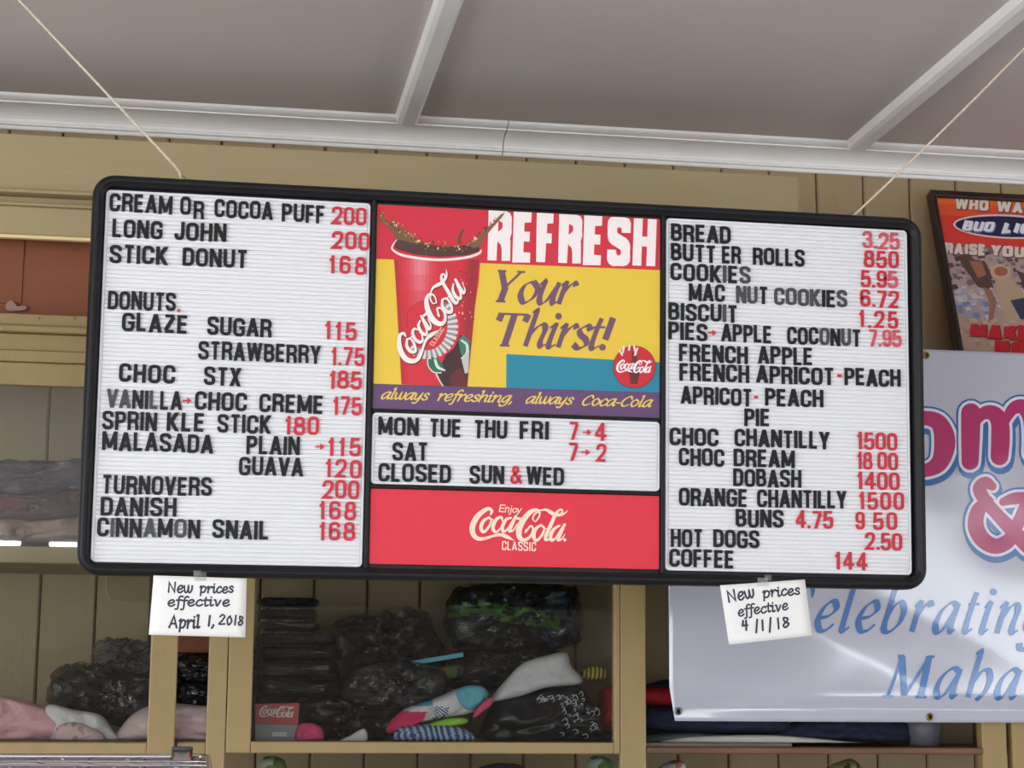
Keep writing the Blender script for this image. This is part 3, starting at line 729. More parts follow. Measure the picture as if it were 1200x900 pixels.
def bagged(name, pts, Y, depth, m, label, grow=1.05, seed=1, amp=.006, freq=28, cat='clothing', group=None, colfn=None, famp=.010, folds=3):
    cx = sum(p[0] for p in pts)/len(pts); cy = sum(p[1] for p in pts)/len(pts)
    o = pillow(name, pts, Y, depth, m, amp, freq, label, cat, group, None, seed, colfn=colfn, folds=folds)
    big = [((x-cx)*grow+cx, (y-cy)*grow+cy-(0 if y < cy else (y-cy)*(grow-1))) for x, y in pts]
    wpx = max(p[0] for p in pts)-min(p[0] for p in pts)
    pillow('plastic_bag', big, Y, depth+.007, FILM, famp*.5, 32, None, parent=o, seed=seed+40, rings=9 if wpx > 60 else 6, n=54 if wpx > 60 else 36, facet=famp*.55, jag=.035)
    return o
CL = lambda n, c, r=.85, b=.35, bs=220: mat(n, c, r, bump=b, bscale=bs, vary=.08, vscale=30)
BLK = CL('black_cotton', (27, 25, 29)); CHAR = CL('charcoal_cotton', (56, 53, 56)); NAVY = CL('navy_cotton', (34, 40, 66)); PINK = CL('pink_cotton', (232, 176, 184))
BLSH = CL('blush_cotton', (226, 200, 200)); WHT = CL('white_cotton', (226, 220, 224)); REDC = CL('red_cotton', (176, 28, 40)); MAR = CL('maroon_cotton', (104, 52, 60))
MAUV = CL('mauve_cotton', (104, 90, 112)); BEIG = CL('beige_cotton', (170, 140, 128)); LBL = CL('light_blue_cotton', (110, 180, 205)); GREY = CL('grey_cotton', (140, 134, 132))
HOTP = CL('hot_pink_cotton', (226, 80, 130)); ORG = CL('green_print_cotton', (44, 70, 44)); LIME = CL('lime_card', (150, 200, 60))
CPR = print_mat('cloth_print', .8)
SUPPORT += [zB-.0005, zA, zl(370), 1.4005, zs1]
cb('shelf', CX0, XR-.02, YC+.024, YW-.005, 1.385, 1.400, TAN)
# --- upper open compartment
p0, p1 = at(-60, 369, YC+.06), at(112, 277, YC+.06)
cbx = empty('cardboard_box', ((p0.x+p1.x)/2, YC+.15, zl(370))); tag(cbx, 'brown cardboard box in the open top compartment left of the board', 'box')
zz0, zz1 = zl(370)+.0006, at(60, 262, YC+.06).z
link('carton', box_me(-.4, .4, -.09, .10, 0.0006, zz1-zz0, .002), CARD, cbx)
fl = link('flap', box_me(-.40, .0, -.0925, -.0905, .03, zz1-zz0, .0005), CARD, cbx)
tg = pillow('torn_paper', [(7, 356), (14, 352), (22, 360), (30, 358), (30, 363), (9, 364)], YC+.052, .0006, BEIG, .0004, 40, parent=cbx)
# --- middle shelf, left
bagged('folded_clothes', [(-40, 548), (20, 541), (70, 543), (112, 541), (116, 575), (60, 584), (-5, 585), (-40, 580)], YC+.15, .055, MAUV, 'mauve bagged clothes on top of the left middle shelf pile', seed=3, amp=.008)
bagged('folded_clothes', [(-40, 580), (40, 581), (112, 577), (116, 606), (50, 616), (-40, 612)], YC+.148, .065, MAR, 'maroon bagged clothes in the middle of the left shelf pile', seed=5, amp=.010)
pillow('folded_clothes', [(-40, 612), (50, 612), (112, 608), (116, 634), (60, 639), (-40, 639)], YC+.145, .07, BEIG, .012, 30, 'beige folded clothes at the bottom of the left middle shelf pile', seed=6)
# --- lower shelf, left door
def rep(n): return [None]*n
pillow('folded_towel', [(-50, 830), (-5, 816), (25, 820), (60, 832), (88, 850), (84, 868), (40, 869), (-50, 869)], YC+.085, .045, PINK, .014, 16, 'pink towel lying at the far left of the bottom shelf', 'towel', seed=8)
def pinkprint(x, z, r):
    v = noise.noise(Vector((x*70, z*70, 3))); return (206, 150, 156) if v > .32 else ((180, 140, 150) if v < -.36 else (226, 192, 192))
pillow('folded_towel', [(56, 826), (88, 832), (118, 838), (132, 856), (139, 866), (128, 868), (105, 858), (84, 860), (60, 868), (52, 850)], YC+.072, .022, WHT, .006, 22, 'white towel draped beside the pink towel', 'towel', seed=9)
pillow('folded_shirt', [(68, 850), (90, 846), (112, 854), (122, 862), (118, 869), (80, 869), (64, 866)], YC+.055, .018, CPR, .004, 30, 'pale pink printed shirt in front of the white towel', 'shirt', seed=10, colfn=pinkprint)
pillow('folded_towel', [(138, 868), (142, 852), (160, 834), (190, 824), (225, 826), (262, 832), (266, 868), (200, 869)], YC+.085, .04, BLSH, .014, 16, 'blush towel behind the left door stile', 'towel', seed=11)
bagged('folded_clothes', [(58, 820), (66, 790), (90, 778), (130, 782), (185, 792), (210, 806), (205, 842), (150, 852), (120, 846), (84, 834)], YC+.175, .06, CHAR, 'charcoal bagged clothes heaped behind the towels at left', seed=12, famp=.026, amp=.016, freq=16, folds=4)
bagged('folded_clothes', [(112, 775), (118, 752), (150, 750), (185, 756), (200, 770), (196, 790), (150, 792)], YC+.17, .04, GREY, 'small grey bagged clothes on top of the charcoal heap', seed=14, famp=.022, amp=.010)
bagged('folded_shirt', [(208, 772), (245, 768), (282, 774), (284, 796), (245, 800), (210, 796)], YC+.17, .05, BLK, 'upper black bagged shirt seen right of the left door stile', cat='shirt', seed=16, famp=.014)
bagged('folded_shirt', [(208, 802), (245, 800), (282, 802), (284, 826), (245, 830), (208, 828)], YC+.17, .055, BLK, 'lower black bagged shirt seen right of the left door stile', cat='shirt', seed=17, famp=.014)
pb = at(232, 766, YC+.2)
bx_ = tag(link('carton', box_me(-.06, .07, -.04, .05, 0, .033, .002), CARD), 'tan carton lying on the black bagged shirts', 'box'); bx_.location = (pb.x, YC+.18, pb.z)
# --- lower shelf, middle door
ys = YC+.17
lay = [(303, 700, 372, 713), (303, 713, 370, 727), (304, 727, 374, 741), (303, 741, 392, 757), (302, 757, 400, 775), (302, 775, 396, 795), (302, 795, 404, 818)]
wd_ = ['topmost', 'second from top', 'third from top', 'middle one', 'third from bottom', 'second from bottom', 'bottom one']
for i, (a, b, c, d_) in enumerate(lay):
    col = [CHAR, BLK, CHAR, BLK, BLK, CHAR, BLK][i]; m_ = (b+d_)/2
    bagged('folded_shirt', [(a, b+3), (a+10, b+1), ((a+c)/2, b+2), (c-4, b+2), (c, m_), (c-5, d_-1), ((a+c)/2, d_-1), (a+6, d_-1), (a-1, m_)], ys, .055, col,
           'dark folded shirt in clear bag, %s of the stack' % wd_[i], cat='shirt', group='dark folded shirts stacked in the centre of the cabinet', seed=20+i, amp=.003, famp=.005, grow=1.04)
bagged('folded_clothes', [(392, 735), (430, 722), (490, 716), (506, 740), (520, 770), (506, 800), (450, 806), (400, 800), (385, 770)], YC+.20, .045, BLK, 'black bagged clothes in the middle of the centre pile', seed=30, famp=.024, amp=.012)
bagged('folded_clothes', [(410, 790), (450, 776), (484, 778), (520, 790), (508, 826), (440, 830), (404, 820)], YC+.10, .035, CHAR, 'charcoal bagged clothes below the black bag of the centre pile', seed=31, famp=.016, amp=.010)
bagged('folded_clothes', [(350, 826), (400, 814), (470, 812), (478, 840), (450, 868), (380, 869), (352, 860)], YC+.175, .05, BLK, 'black bagged clothes at the bottom of the centre pile', seed=32, famp=.016, amp=.012)
def greenp(x, z, r):
    v = noise.noise(Vector((x*45, z*110, 1))); b = abs(z-.002+.1*x) < .014 and x < .075
    return (70, 120, 40) if (b and v > -.15) else ((60, 80, 110) if x > .05 and v > 0 else (36, 38, 40))
bagged('folded_shirt', [(525, 745), (530, 700), (545, 689), (610, 686), (668, 690), (676, 712), (672, 752), (620, 764), (560, 766)], YC+.19, .05, CPR, 'black shirt with green print in a clear bag at the top right', cat='shirt', seed=33, famp=.018, amp=.008, colfn=greenp)
bagged('folded_clothes', [(520, 792), (530, 766), (580, 762), (640, 760), (662, 776), (640, 806), (570, 812), (530, 806)], YC+.185, .05, BLK, 'black bagged clothes under the green printed shirt', seed=34, famp=.014)
# sloping light blue card and rainbow edge
def stick(name, pa, pb, Y, h, th, m, label, cat):
    a, b = at(*pa, Y), at(*pb, Y); L = (b-a).length; o = tag(link(name, box_me(0, L, -th/2, th/2, 0, h, .001), m), label, cat)
    o.location = a; o.rotation_euler = (0, -math.atan2(b.z-a.z, b.x-a.x), 0); return o
stick('folded_cloth', (483, 780), (541, 770), YC+.125, .0075, .05, LBL, 'light blue folded cloth with a straight edge, centre of the pile', 'clothing')
def rainbow(x, z, r):
    return [(120, 70, 60), (140, 80, 50), (90, 110, 60), (60, 60, 70)][int(min(3, max(0, (x+.035)*55)))]
pillow('folded_cloth', [(500, 786), (530, 779), (541, 782), (541, 792), (520, 797), (500, 796)], YC+.125, .02, CPR, .002, 30, 'dull rainbow striped cloth under the light blue cloth', seed=36, colfn=rainbow)
def patchy(x, z, r):
    u, v = x*13, z*22
    if v > .1-u*.0 and u < -.15: return (92, 166, 200)
    if abs(u-.05) < .16 and v < .1: return (40, 50, 110) if (math.sin((u+v)*60) > 0) else (226, 220, 228)
    if u < -.3 and v < -.1: return (214, 50, 100)
    if u > .55 and v > 0: return (120, 180, 205)
    return (224, 214, 222)
pillow('folded_cloth', [(452, 858), (460, 842), (480, 828), (515, 816), (540, 806), (566, 806), (572, 816), (556, 834), (520, 842), (490, 848), (470, 858)], YC+.075, .028, CPR, .006, 24, 'white cloth with blue and pink pattern in the middle of the bottom shelf', seed=37, colfn=patchy)
pillow('folded_cloth', [(536, 808), (552, 803), (568, 806), (566, 820), (550, 832), (537, 822)], YC+.05, .014, LBL, .003, 30, 'small light blue cap on the patterned cloth', seed=38)
pillow('folded_cloth', [(556, 834), (566, 822), (576, 817), (577, 824), (566, 834), (556, 841)], YC+.05, .010, HOTP, .003, 60, 'narrow hot pink trim cloth at the end of the patterned cloth', seed=39)
def stripes(x, z, r):
    return (52, 84, 140) if math.sin((x+z*.3)*620+2*noise.noise(Vector((x*30, z*30, 0)))) > -.2 else (176, 186, 206)
pillow('rolled_towel', [(462, 866), (466, 854), (490, 849), (530, 850), (552, 858), (556, 868), (520, 869), (480, 869)], YC+.055, .024, CPR, .003, 24, 'blue and white striped rolled towel on the bottom shelf', 'towel', seed=41, n=150, colfn=stripes)
pillow('folded_cloth', [(500, 850), (524, 842), (546, 842), (546, 848), (520, 852)], YC+.052, .012, LIME, .002, 30, 'lime green cloth strip above the striped towel', seed=42)
pillow('folded_cloth', [(574, 820), (590, 800), (612, 778), (640, 768), (664, 764), (670, 780), (682, 794), (678, 802), (640, 806), (610, 816), (582, 822)], YC+.09, .024, WHT, .005, 16, 'plain white cloth draped over the black script bag', seed=43)
black_bag = pillow('shopping_bag', [(566, 868), (568, 842), (584, 820), (620, 812), (676, 804), (696, 822), (706, 845), (704, 866), (640, 869)], YC+.11, .045, mat('black_plastic', (28, 28, 32), .3, vary=.1), .010, 22, 'black bag with white script at the right of the bottom shelf', 'bag', seed=44)
ink = Ink(lambda x, y, z: at(x, y, YC+.058-z)-black_bag.location)
for (x, y, s_, tx) in ((629, 820, 8, 'psn'), (656, 816, 11, 'yao'), (676, 824, 12, 'oep'), (684, 852, 13, 'ou'), (660, 858, 10, 'van')):
    pass
for k in range(46):
    x0, y0 = random.uniform(655, 698), random.uniform(812, 862)
    if k < 12: x0, y0 = random.uniform(628, 652), random.uniform(816, 822)
    s_ = random.uniform(1.5, 4.5); ink.stroke([(x0, y0), (x0+s_, y0-s_*random.uniform(.2, 1)), (x0+s_*1.6, y0+s_*.4), (x0+s_*.7, y0+s_)], [.5, .9, .8, .4], (190, 192, 196), smooth=4)
ink.build('print', CPR, black_bag)
def yel(x, z, r): return (216, 190, 60) if math.sin(x*900) > 0 else (90, 70, 60)
pillow('wrapped_roll', [(682, 794), (684, 783), (698, 780), (710, 784), (711, 794), (698, 797)], YC+.12, .016, CPR, .001, 30, 'small roll with yellow lettered wrapper near the centre post', 'package', seed=45, n=120, colfn=yel)
pillow('folded_cloth', [(700, 850), (702, 820), (706, 806), (724, 804), (742, 808), (742, 846), (720, 856)], YC+.16, .04, REDC, .008, 24, 'red cloth standing left of the centre post', seed=46)
pillow('folded_cloth', [(640, 868), (660, 858), (720, 855), (744, 860), (744, 869)], YC+.15, .03, NAVY, .006, 24, 'navy cloth lying under the red cloth by the centre post', seed=47)
# red package with white script
def quadplane(name, corners, Y, th, m, label, cat, tilt=0):
    P = [at(x, y, Y) for x, y in corners]; c = P[3].copy(); V = [p-c for p in P]+[p-c+Vector((0, th, 0)) for p in P]
    me = fix(mesh(name, V, [(0, 1, 2, 3), (7, 6, 5, 4), (0, 4, 5, 1), (1, 5, 6, 2), (2, 6, 7, 3), (3, 7, 4, 0)]))
    o = link(name, me, m); o.location = c; tag(o, label, cat); return o
pk = quadplane('snack_package', [(299, 825), (351, 824), (348, 867), (299, 867)], YC+.07, .03, mat('red_package', (176, 46, 48), .35), 'red package with white brush script in the corner beside the door stile', 'package')
ink = Ink(lambda x, y, z: at(x, y, YC+.0695-z)-pk.location)
ink.poly([(299, 849), (349, 850), (348, 868), (299, 868)], (150, 152, 156)); ink.poly([(319, 858), (336, 858), (336, 863), (319, 863)], (206, 210, 216))
logo(ink, lambda x, y: (300+x*.042, 822+y*.040), .042, (225, 220, 215))
ink.build('print', PRINT, pk)
pillow('folded_cloth', [(346, 866), (350, 850), (362, 847), (376, 852), (379, 866), (362, 869)], YC+.06, .014, HOTP, .003, 40, 'hot pink cloth beside the red script package', seed=48)
pillow('folded_cloth', [(398, 869), (410, 862), (427, 854), (429, 869)], YC+.06, .010, WHT, .002, 40, 'white cloth corner poking out near the red script package', seed=49)
# --- right open compartment
pillow('folded_cloth', [(748, 822), (750, 808), (790, 804), (850, 806), (870, 826), (800, 830)], YC+.15, .05, REDC, .006, 24, 'red cloth on the shelf left of the banner', seed=51)
pillow('folded_cloth', [(752, 806), (775, 797), (800, 796), (840, 800), (840, 808), (780, 810)], YC+.16, .05, BLK, .005, 24, 'black cloth on top of the red cloth by the banner', seed=52)
pillow('folded_cloth', [(750, 850), (756, 830), (800, 827), (860, 830), (900, 834), (930, 856), (860, 862), (780, 858)], YC+.14, .06, NAVY, .008, 22, 'navy cloth below the red cloth by the banner', seed=53)
pillow('folded_cloth', [(900, 862), (930, 846), (1000, 842), (1060, 846), (1072, 864), (1040, 871), (940, 869)], YC+.13, .05, NAVY, .008, 22, 'dark blue cloth under the banner near its right grommet', seed=54)
pillow('folded_cloth', [(750, 873), (756, 862), (800, 858), (860, 862), (900, 872)], YC+.12, .05, CL('teal_grey_cotton', (90, 106, 108)), .005, 22, 'teal grey cloth lying flat on the brown shelf', seed=55)
pillow('paper_sheet', [(792, 873.4), (800, 864), (900, 861), (985, 868), (1030, 873.4)], YC+.07, .014, mat('off_white_paper', (200, 200, 192), .7), .002, 12, 'off white paper sheet lying on the brown shelf', 'paper', seed=56)
pc_ = at(1084, 874.3, YC+.1); cupo = link('paper_cup', tube_me([(0, 0, 0), (0, 0, .055)], [.026, .032], 20), mat('grey_cup', (110, 108, 120), .5)); cupo.location = (pc_.x, YC+.1, zs1+.0005); tag(cupo, 'grey cup on the brown shelf under the right side of the banner', 'cup')
# --- below the rail
def greenw(x, z, r): return (90, 120, 60) if noise.noise(Vector((x*60, z*60, 5))) > 0 else (170, 180, 160)
zb_ = 0.9
for i, (xc, lb) in enumerate(((317, 'green and white bagged bundle below the rail at the left'), (700, 'green and white bagged bundle below the rail by the centre post'))):
    pillow('wrapped_bundle', [(xc-16, 960), (xc-20, 915), (xc-10, 889), (xc+8, 887), (xc+20, 900), (xc+22, 960)], YC+.10, .04, CPR, .01, 30, lb, 'package', seed=60+i, colfn=greenw)
pillow('wrapped_bundle', [(560, 960), (545, 915), (560, 900), (590, 894), (620, 904), (640, 960)], YC+.12, .05, BLK, .006, 30, 'black bundle below the rail at the middle', 'package', seed=63)
pillow('wrapped_bundle', [(780, 960), (772, 905), (782, 893), (800, 892), (806, 910), (812, 960)], YC+.10, .04, CPR, .01, 30, 'brown and silver bundle on the lower level under the banner corner', 'package', seed=64, colfn=lambda x, z, r: (150, 110, 80) if noise.noise(Vector((x*80, z*80, 7))) > -.1 else (190, 190, 190))
pillow('wrapped_bundle', [(970, 960), (968, 905), (985, 892), (1000, 890), (1010, 905), (1012, 960)], YC+.12, .04, CPR, .01, 30, 'green yellow bundle on the lower level under the banner', 'package', seed=65, colfn=lambda x, z, r: (120, 130, 70) if noise.noise(Vector((x*80, z*80, 9))) > -.1 else (60, 50, 46))

# ================================================================== MENU BOARD
W, H = 1.2, 0.54809229
Bc = Vector((0.43024641, 2.54339255, CAMZ+0.43503841)); a_, b_, c_ = math.radians(2.20679446), math.radians(0.5864739), math.radians(-0.01157076)
RB = Matrix.Rotation(b_, 3, 'Z') @ Matrix.Rotation(a_, 3, 'X') @ Matrix.Rotation(c_, 3, 'Y')
ex, ey, ez = RB.col[0], RB.col[1], RB.col[2]
MB3 = Matrix((ex, ez, -ey)).transposed()
board = empty('menu_board', Bc, MB3)
tag(board, 'large black framed changeable letter menu board hanging in front of the cabinet', 'sign')
bpy.context.view_layer.update()
MBI = board.matrix_world.inverted()
def bl(px, py, z=0.0):
    """photo pixel -> board coordinates on the plane z in front of the board"""
    p = on_plane(px, py, Bc - ey*z, ey); q = MBI @ p
    return Vector((q.x, q.y, z))
for nm, pts in (('left', [(122.4, 222.4), (433.5, 238), (108, 660), (425.4, 663)]), ('poster', [(442.4, 239.3), (774.7, 256.7), (438, 480.8), (771.6, 487.6)]), ('cent', [(437, 484.5), (771.5, 493), (434.8, 567), (771, 575.8)]),
                ('red', [(434, 573.3), (773, 580), (432.3, 661.8), (773, 666.4)]), ('right', [(779.6, 256.5), (1062.4, 269), (780.4, 669.7), (1068.9, 672.5)])):
    print(nm, [tuple(round(v, 4) for v in bl(*p)[:2]) for p in pts])
def avg(a, b, i): return (bl(*a)[i]+bl(*b)[i])/2
def rect(tl, tr, blc, br): return (avg(tl, blc, 0), avg(tr, br, 0), avg(blc, br, 1), avg(tl, tr, 1))
RL = rect((122.4, 222.4), (433.5, 238), (108, 660), (425.4, 663)); RRt = rect((779.6, 256.5), (1062.4, 269), (780.4, 669.7), (1068.9, 672.5))
RP = rect((442.4, 239.3), (774.7, 256.7), (438, 480.8), (771.6, 487.6)); RC = rect((437, 484.5), (771.5, 493), (434.8, 567), (771, 575.8)); RD = rect((434, 573.3), (773, 580), (432.3, 661.8), (773, 666.4))
lx0, lx1 = RL[1]+.0015, min(RP[0], RC[0], RD[0])-.0008
rx0, rx1 = max(RP[1], RC[1], RD[1])+.0008, RRt[0]-.0015
RP = (lx1+.001, rx0-.001, RP[2], RP[3]); RC = (lx1+.001, rx0-.001, RC[2], RC[3]); RD = (lx1+.001, rx0-.001, RD[2], RD[3])
link('frame', loft_rr((-W/2, W/2, -H/2, H/2), [(.002, -.030), (.0, -.024), (0, -.002), (.0008, .004), (.003, .009), (.006, .0115), (.0095, .0115), (.012, .0095), (.0128, .0075), (.0145, .0070), (.0160, .0060), (.0166, -.002), (.0168, -.006)], .030, 8), FRAME, board)
for p in board.children[-1].data.polygons: p.use_smooth = True
link('back_panel', loft_rr((-W/2+.004, W/2-.004, -H/2+.004, H/2-.004), [(0, -.030), (0, -.008)], .026, 6, True, True), mat('black_backing', (22, 22, 24), .5), board)
def bar(x0, x1, y0, y1, z0, z1, name='divider'): return link(name, box_me(x0, x1, y0, y1, z0, z1, .0022, 3), FRAME, board)
ytop, ybot = H/2-.0155, -H/2+.0155
bar(lx0, lx1, ybot, ytop, -.006, .0045); bar(rx0, rx1, ybot, ytop, -.006, .0045)
bar(lx1+.0003, rx0-.0003, RC[3]+.0006, RP[2]-.0002, -.006, .0040); bar(lx1+.0003, rx0-.0003, RD[3]+.0002, RC[2]-.0006, -.006, .0040)
CAPH = .0255
def letter_panel(r, label, nr):
    x0, x1, y0, y1 = r; o = empty('letter_panel', (0, 0, 0), parent=board); o['label'] = label
    link('backing', loft_rr(r, [(.0, -.007), (0, -.0022), (.0002, -.0020)], .006, 4, True, True), PANEL, o)
    link('border', loft_rr(r, [(.0, -.0021), (0, -.0002), (.0006, .0004), (.0034, .0004), (.0036, -.0021)], .006, 4), PANEL, o)
    mar = .0045; hh = (y1-y0-2*mar*.9)/nr; mes = []
    V, Fc = [], []
    for k in range(nr):
        ya = y0+mar*.9+k*hh; g = .0007
        pr = [(ya+g, -.0020), (ya+g*1.25, .0002), (ya+g*1.9, .0006), (ya+hh-g*1.9, .0006), (ya+hh-g*1.25, .0002), (ya+hh-g, -.0020)]; b = len(V)
        for x in (x0+mar, x1-mar):
            for y, z in pr: V.append((x, y, z))
        Fc += [(b+i, b+i+1, b+7+i, b+6+i) for i in range(5)] + [tuple(range(b, b+6)), tuple(range(b+6, b+12))]
    link('grooved_face', fix(mesh('ridges', V, Fc)), PANEL, o)
    # raised plain border
    return o
PLf = letter_panel(RL, 'left white grooved letter panel', 84); PCf = letter_panel(RC, 'small white grooved panel with opening days', 15); PRf = letter_panel(RRt, 'right white grooved letter panel', 84)
GM = {}
def glyph_mesh(ch, m):
    k = (ch, m.name)
    if k not in GM:
        me, w = solid_glyph(ch, .170 if m in (BLACK, GREYL) else .150, .0022, CAPH); me.materials.append(m); GM[k] = (me, w)
    return GM[k]
def arrow_mesh():
    if 'arr' not in GM:
        P = [(0, -.0010), (.0065, -.0010), (.0065, -.0044), (.0125, 0), (.0065, .0044), (.0065, .0010), (0, .0010)]; n = len(P)
        V = [(x, y, .0022) for x, y in P]+[(x, y, 0) for x, y in P]
        Fc = [tuple(range(n)), tuple(range(2*n-1, n-1, -1))]+[(i, n+i, n+(i+1) % n, (i+1) % n) for i in range(n)]
        me = fix(mesh('arrow', V, Fc)); me.materials.append(RED); GM['arr'] = me
    return GM['arr']
def word(panel, text, xa, xb, yb, m=None, worn=''):
    """letters clipped in from pixel xa to xb with the base line at pixel row yb under xa"""
    red = all(c in '0123456789.-&' for c in text)
    m = m or (RED if red else BLACK); p = bl(xa, yb, .0006); q = bl(xb, yb+(xb-xa)*.035, .0006); x0, y0 = p.x, p.y; x1 = q.x
    ws = [glyph_mesh(c, m)[1] for c in text]; n = len(text)
    gap_nat = .0022; tot = sum(ws)+gap_nat*(n-1); s = (x1-x0)/tot
    sw = min(max(s, .80), 1.13)          # letters may only stretch a little, the rest goes in the spacing
    gp = ((x1-x0)-sum(ws)*sw)/(n-1) if n > 1 else 0
    if n == 1: sw = s
    x = x0
    for i, (c, w) in enumerate(zip(text, ws)):
        mm = m
        if c in '.-' : mm = RED
        if worn and worn[i] == '1': mm = GREYL if m is BLACK else REDF
        me = glyph_mesh(c, mm)[0]
        nm = 'numeral' if c.isdigit() else {'.': 'decimal_point', '-': 'hyphen', '&': 'ampersand'}.get(c, 'letter')
        o = link(nm, me, None, panel); o.location = (x, y0+random.uniform(-.0006, .0006), .0007); o.scale = (sw, 1, 1)
        o.rotation_euler = (0, 0, random.uniform(-.012, .012))
        x += w*sw+gp
def arrow(panel, px, py, s=1.0):
    p = bl(px, py); o = link('arrow', arrow_mesh(), None, panel); o.location = (p.x, p.y, .0008); o.scale = (s, 1, 1)
L_ = PLf
for a in [('CREAM', 128.1, 201.6, 247.6), ('O', 210.9, 223.5, 252), ('R', 226.5, 239, 256.4), ('COCOA', 251, 319.5, 254.8), ('PUFF', 330, 380.4, 259.5), ('200', 388.5, 429, 262.6),
          ('LONG', 131.4, 190, 278), ('JOHN', 204, 265, 281), ('200', 388.5, 433, 291.6), ('STICK', 128, 196.5, 308), ('DONUT', 213.6, 289.5, 311.5), ('168', 385.5, 429, 320.4),
          ('DONUTS.', 126, 211, 362), ('GLAZE', 142.5, 219.6, 388), ('SUGAR', 242.4, 318, 392.4), ('115', 380.4, 417.6, 397.6), ('STRAWBERRY', 232, 375.6, 421), ('1.75', 388, 426.6, 427.6),
          ('CHOC', 139, 205, 447.4), ('STX', 238.5, 282, 451.3), ('185', 385.5, 423.6, 455.4), ('VANILLA', 124.5, 213, 478, None, '1100100'), ('CHOC', 228, 289, 480), ('CREME', 303.6, 378.6, 482.6), ('175', 390, 423.6, 486),
          ('SPRIN', 119.4, 183.6, 503), ('KLE', 195, 239.4, 504.6), ('STICK', 254.4, 317, 507), ('180', 333.6, 373.5, 509.2), ('MALASADA', 119.4, 249.6, 527.6), ('PLAIN', 288.6, 351, 532), ('115', 384, 422.4, 534.2),
          ('GUAVA', 279.6, 355, 556.6), ('120', 381, 423, 559.4), ('TURNOVERS', 119, 248, 578.6), ('200', 377.4, 420.6, 584), ('DANISH', 117.6, 206.4, 604), ('168', 373.5, 417, 608.4),
          ('CINNAMON', 113.4, 234, 628.6, None, '01001010'), ('SNAIL', 248.4, 315, 631), ('168', 373.5, 416, 633)]: word(L_, *a)
arrow(L_, 213.5, 469.5); arrow(L_, 369.5, 523.5)
C_ = PCf
for a in [('MON', 443, 490.3, 510), ('TUE', 503, 540, 512), ('THU', 555, 594, 513.2), ('FRI', 608.7, 642.6, 514.4), ('7', 666.7, 677.5, 515.4), ('4', 696.6, 710, 516),
          ('SAT', 459.5, 501, 539.4), ('7', 665.8, 677, 539.8), ('2', 698.5, 710, 540.6), ('CLOSED', 443, 528, 564), ('SUN', 550, 590.5, 566.4), ('WED', 616.4, 660.5, 568)]: word(C_, *a)
word(C_, '&', 598, 611.8, 567.6, RED)
arrow(C_, 682.5, 506.6); arrow(C_, 681, 530)
R2 = PRf
for a in [('BREAD', 786, 856, 282.5), ('3.25', 1010.7, 1054, 291, None, '1111'), ('BUTT', 786, 838.5, 305.6), ('ER', 846, 867.7, 308.4), ('ROLLS', 882, 942.5, 310), ('850', 1012, 1053, 313.2),
          ('COOKIES', 785.4, 879.3, 328.6, None, '0000101'), ('5.95', 1008.4, 1052, 336.2, None, '0001'), ('MAC', 807, 849, 352.6), ('NUT', 862.5, 899.5, 355, None, '110'), ('COOKIES', 907, 992.5, 357, None, '1111001'), ('6.72', 1008, 1053, 359.4),
          ('BISCUIT', 783, 864, 375, None, '0000010'), ('1.25', 1006.4, 1052, 383.4), ('PIES', 783, 828.5, 398), ('APPLE', 845, 904, 400.2), ('COCONUT', 922.3, 1008.4, 403, None, '0001010'), ('7.95', 1018, 1056, 406, None, '1111'),
          ('FRENCH', 795.5, 876, 423.4), ('APPLE', 888, 952, 426), ('FRENCH', 796, 877.6, 446), ('APRICOT', 886, 977, 448.6), ('-', 979.5, 987.3, 450), ('PEACH', 989.6, 1055, 451.4),
          ('APRICOT', 797.5, 880.7, 473.4), ('-', 882, 889.5, 474.6), ('PEACH', 896.3, 964.5, 475.4), ('PIE', 872, 901.7, 499), ('CHOC', 784.6, 841.6, 521.5), ('CHANTILLY', 860.6, 971.7, 523), ('1500', 1004.3, 1051, 526.4),
          ('CHOC', 795.4, 848.4, 545.6), ('DREAM', 859.7, 930.9, 547), ('18', 1004.3, 1022, 550), ('00', 1028, 1051.9, 550.4), ('DOBASH', 859, 938.5, 569.8), ('1400', 1004.3, 1053.9, 573.2),
          ('ORANGE', 795.4, 875.3, 592.4), ('CHANTILLY', 887, 991.8, 594), ('1500', 1006.5, 1059, 596.8), ('BUNS', 862, 917.8, 617.6), ('4.75', 932, 976, 618.8), ('9', 1002.3, 1013, 620), ('50', 1023, 1051, 620.8),
          ('HOT', 786, 823, 640.6), ('DOGS', 835.7, 889.5, 641.6), ('2.50', 1013.6, 1056.7, 644.6), ('COFFEE', 784, 859.7, 664.4), ('144', 978.2, 1015.9, 667.4)]: word(R2, *a)
arrow(R2, 829.5, 390.2)
# ---- printed panels
def printed(r, label, rgb, mname, inset=.0):
    o = link('printed_panel', loft_rr(r, [(0, -.006), (0, -.0010), (.0004, -.0004)], .0015, 2, True, True), mat(mname, rgb, .42), board); o['label'] = label; return o
pred = printed(RD, 'plain red lower panel with white brush script mark', (226, 40, 62), 'red_panel')
ink = Ink(lambda x, y, z: bl(x, y, -.0003+z))
CR = (252, 226, 206)
logo(ink, lambda x, y: (540+x/8.571, 580+y/8.571), 1/8.571, CR)
ink.disc(661.8, 632.6, 2.0, 2.0, CR, 16)
caps_text(ink, 'CLASSIC', 588, 644.4, 628, 646.0, 10.5, CR, .12, .10)
pen_text(ink, 'E'.replace('E', 'e')+'njoy'.replace('j', 'i'), 700, 10, 701, 10, .01, CR, .01, .01) if False else None
ink.stroke([(592.3, 592.2), (586.6, 591.6), (585.2, 599.3), (590.8, 599.8)], 1.3, CR, smooth=0, cap=False); ink.stroke([(585.9, 595.4), (591, 595.8)], 1.2, CR, smooth=0, cap=False)
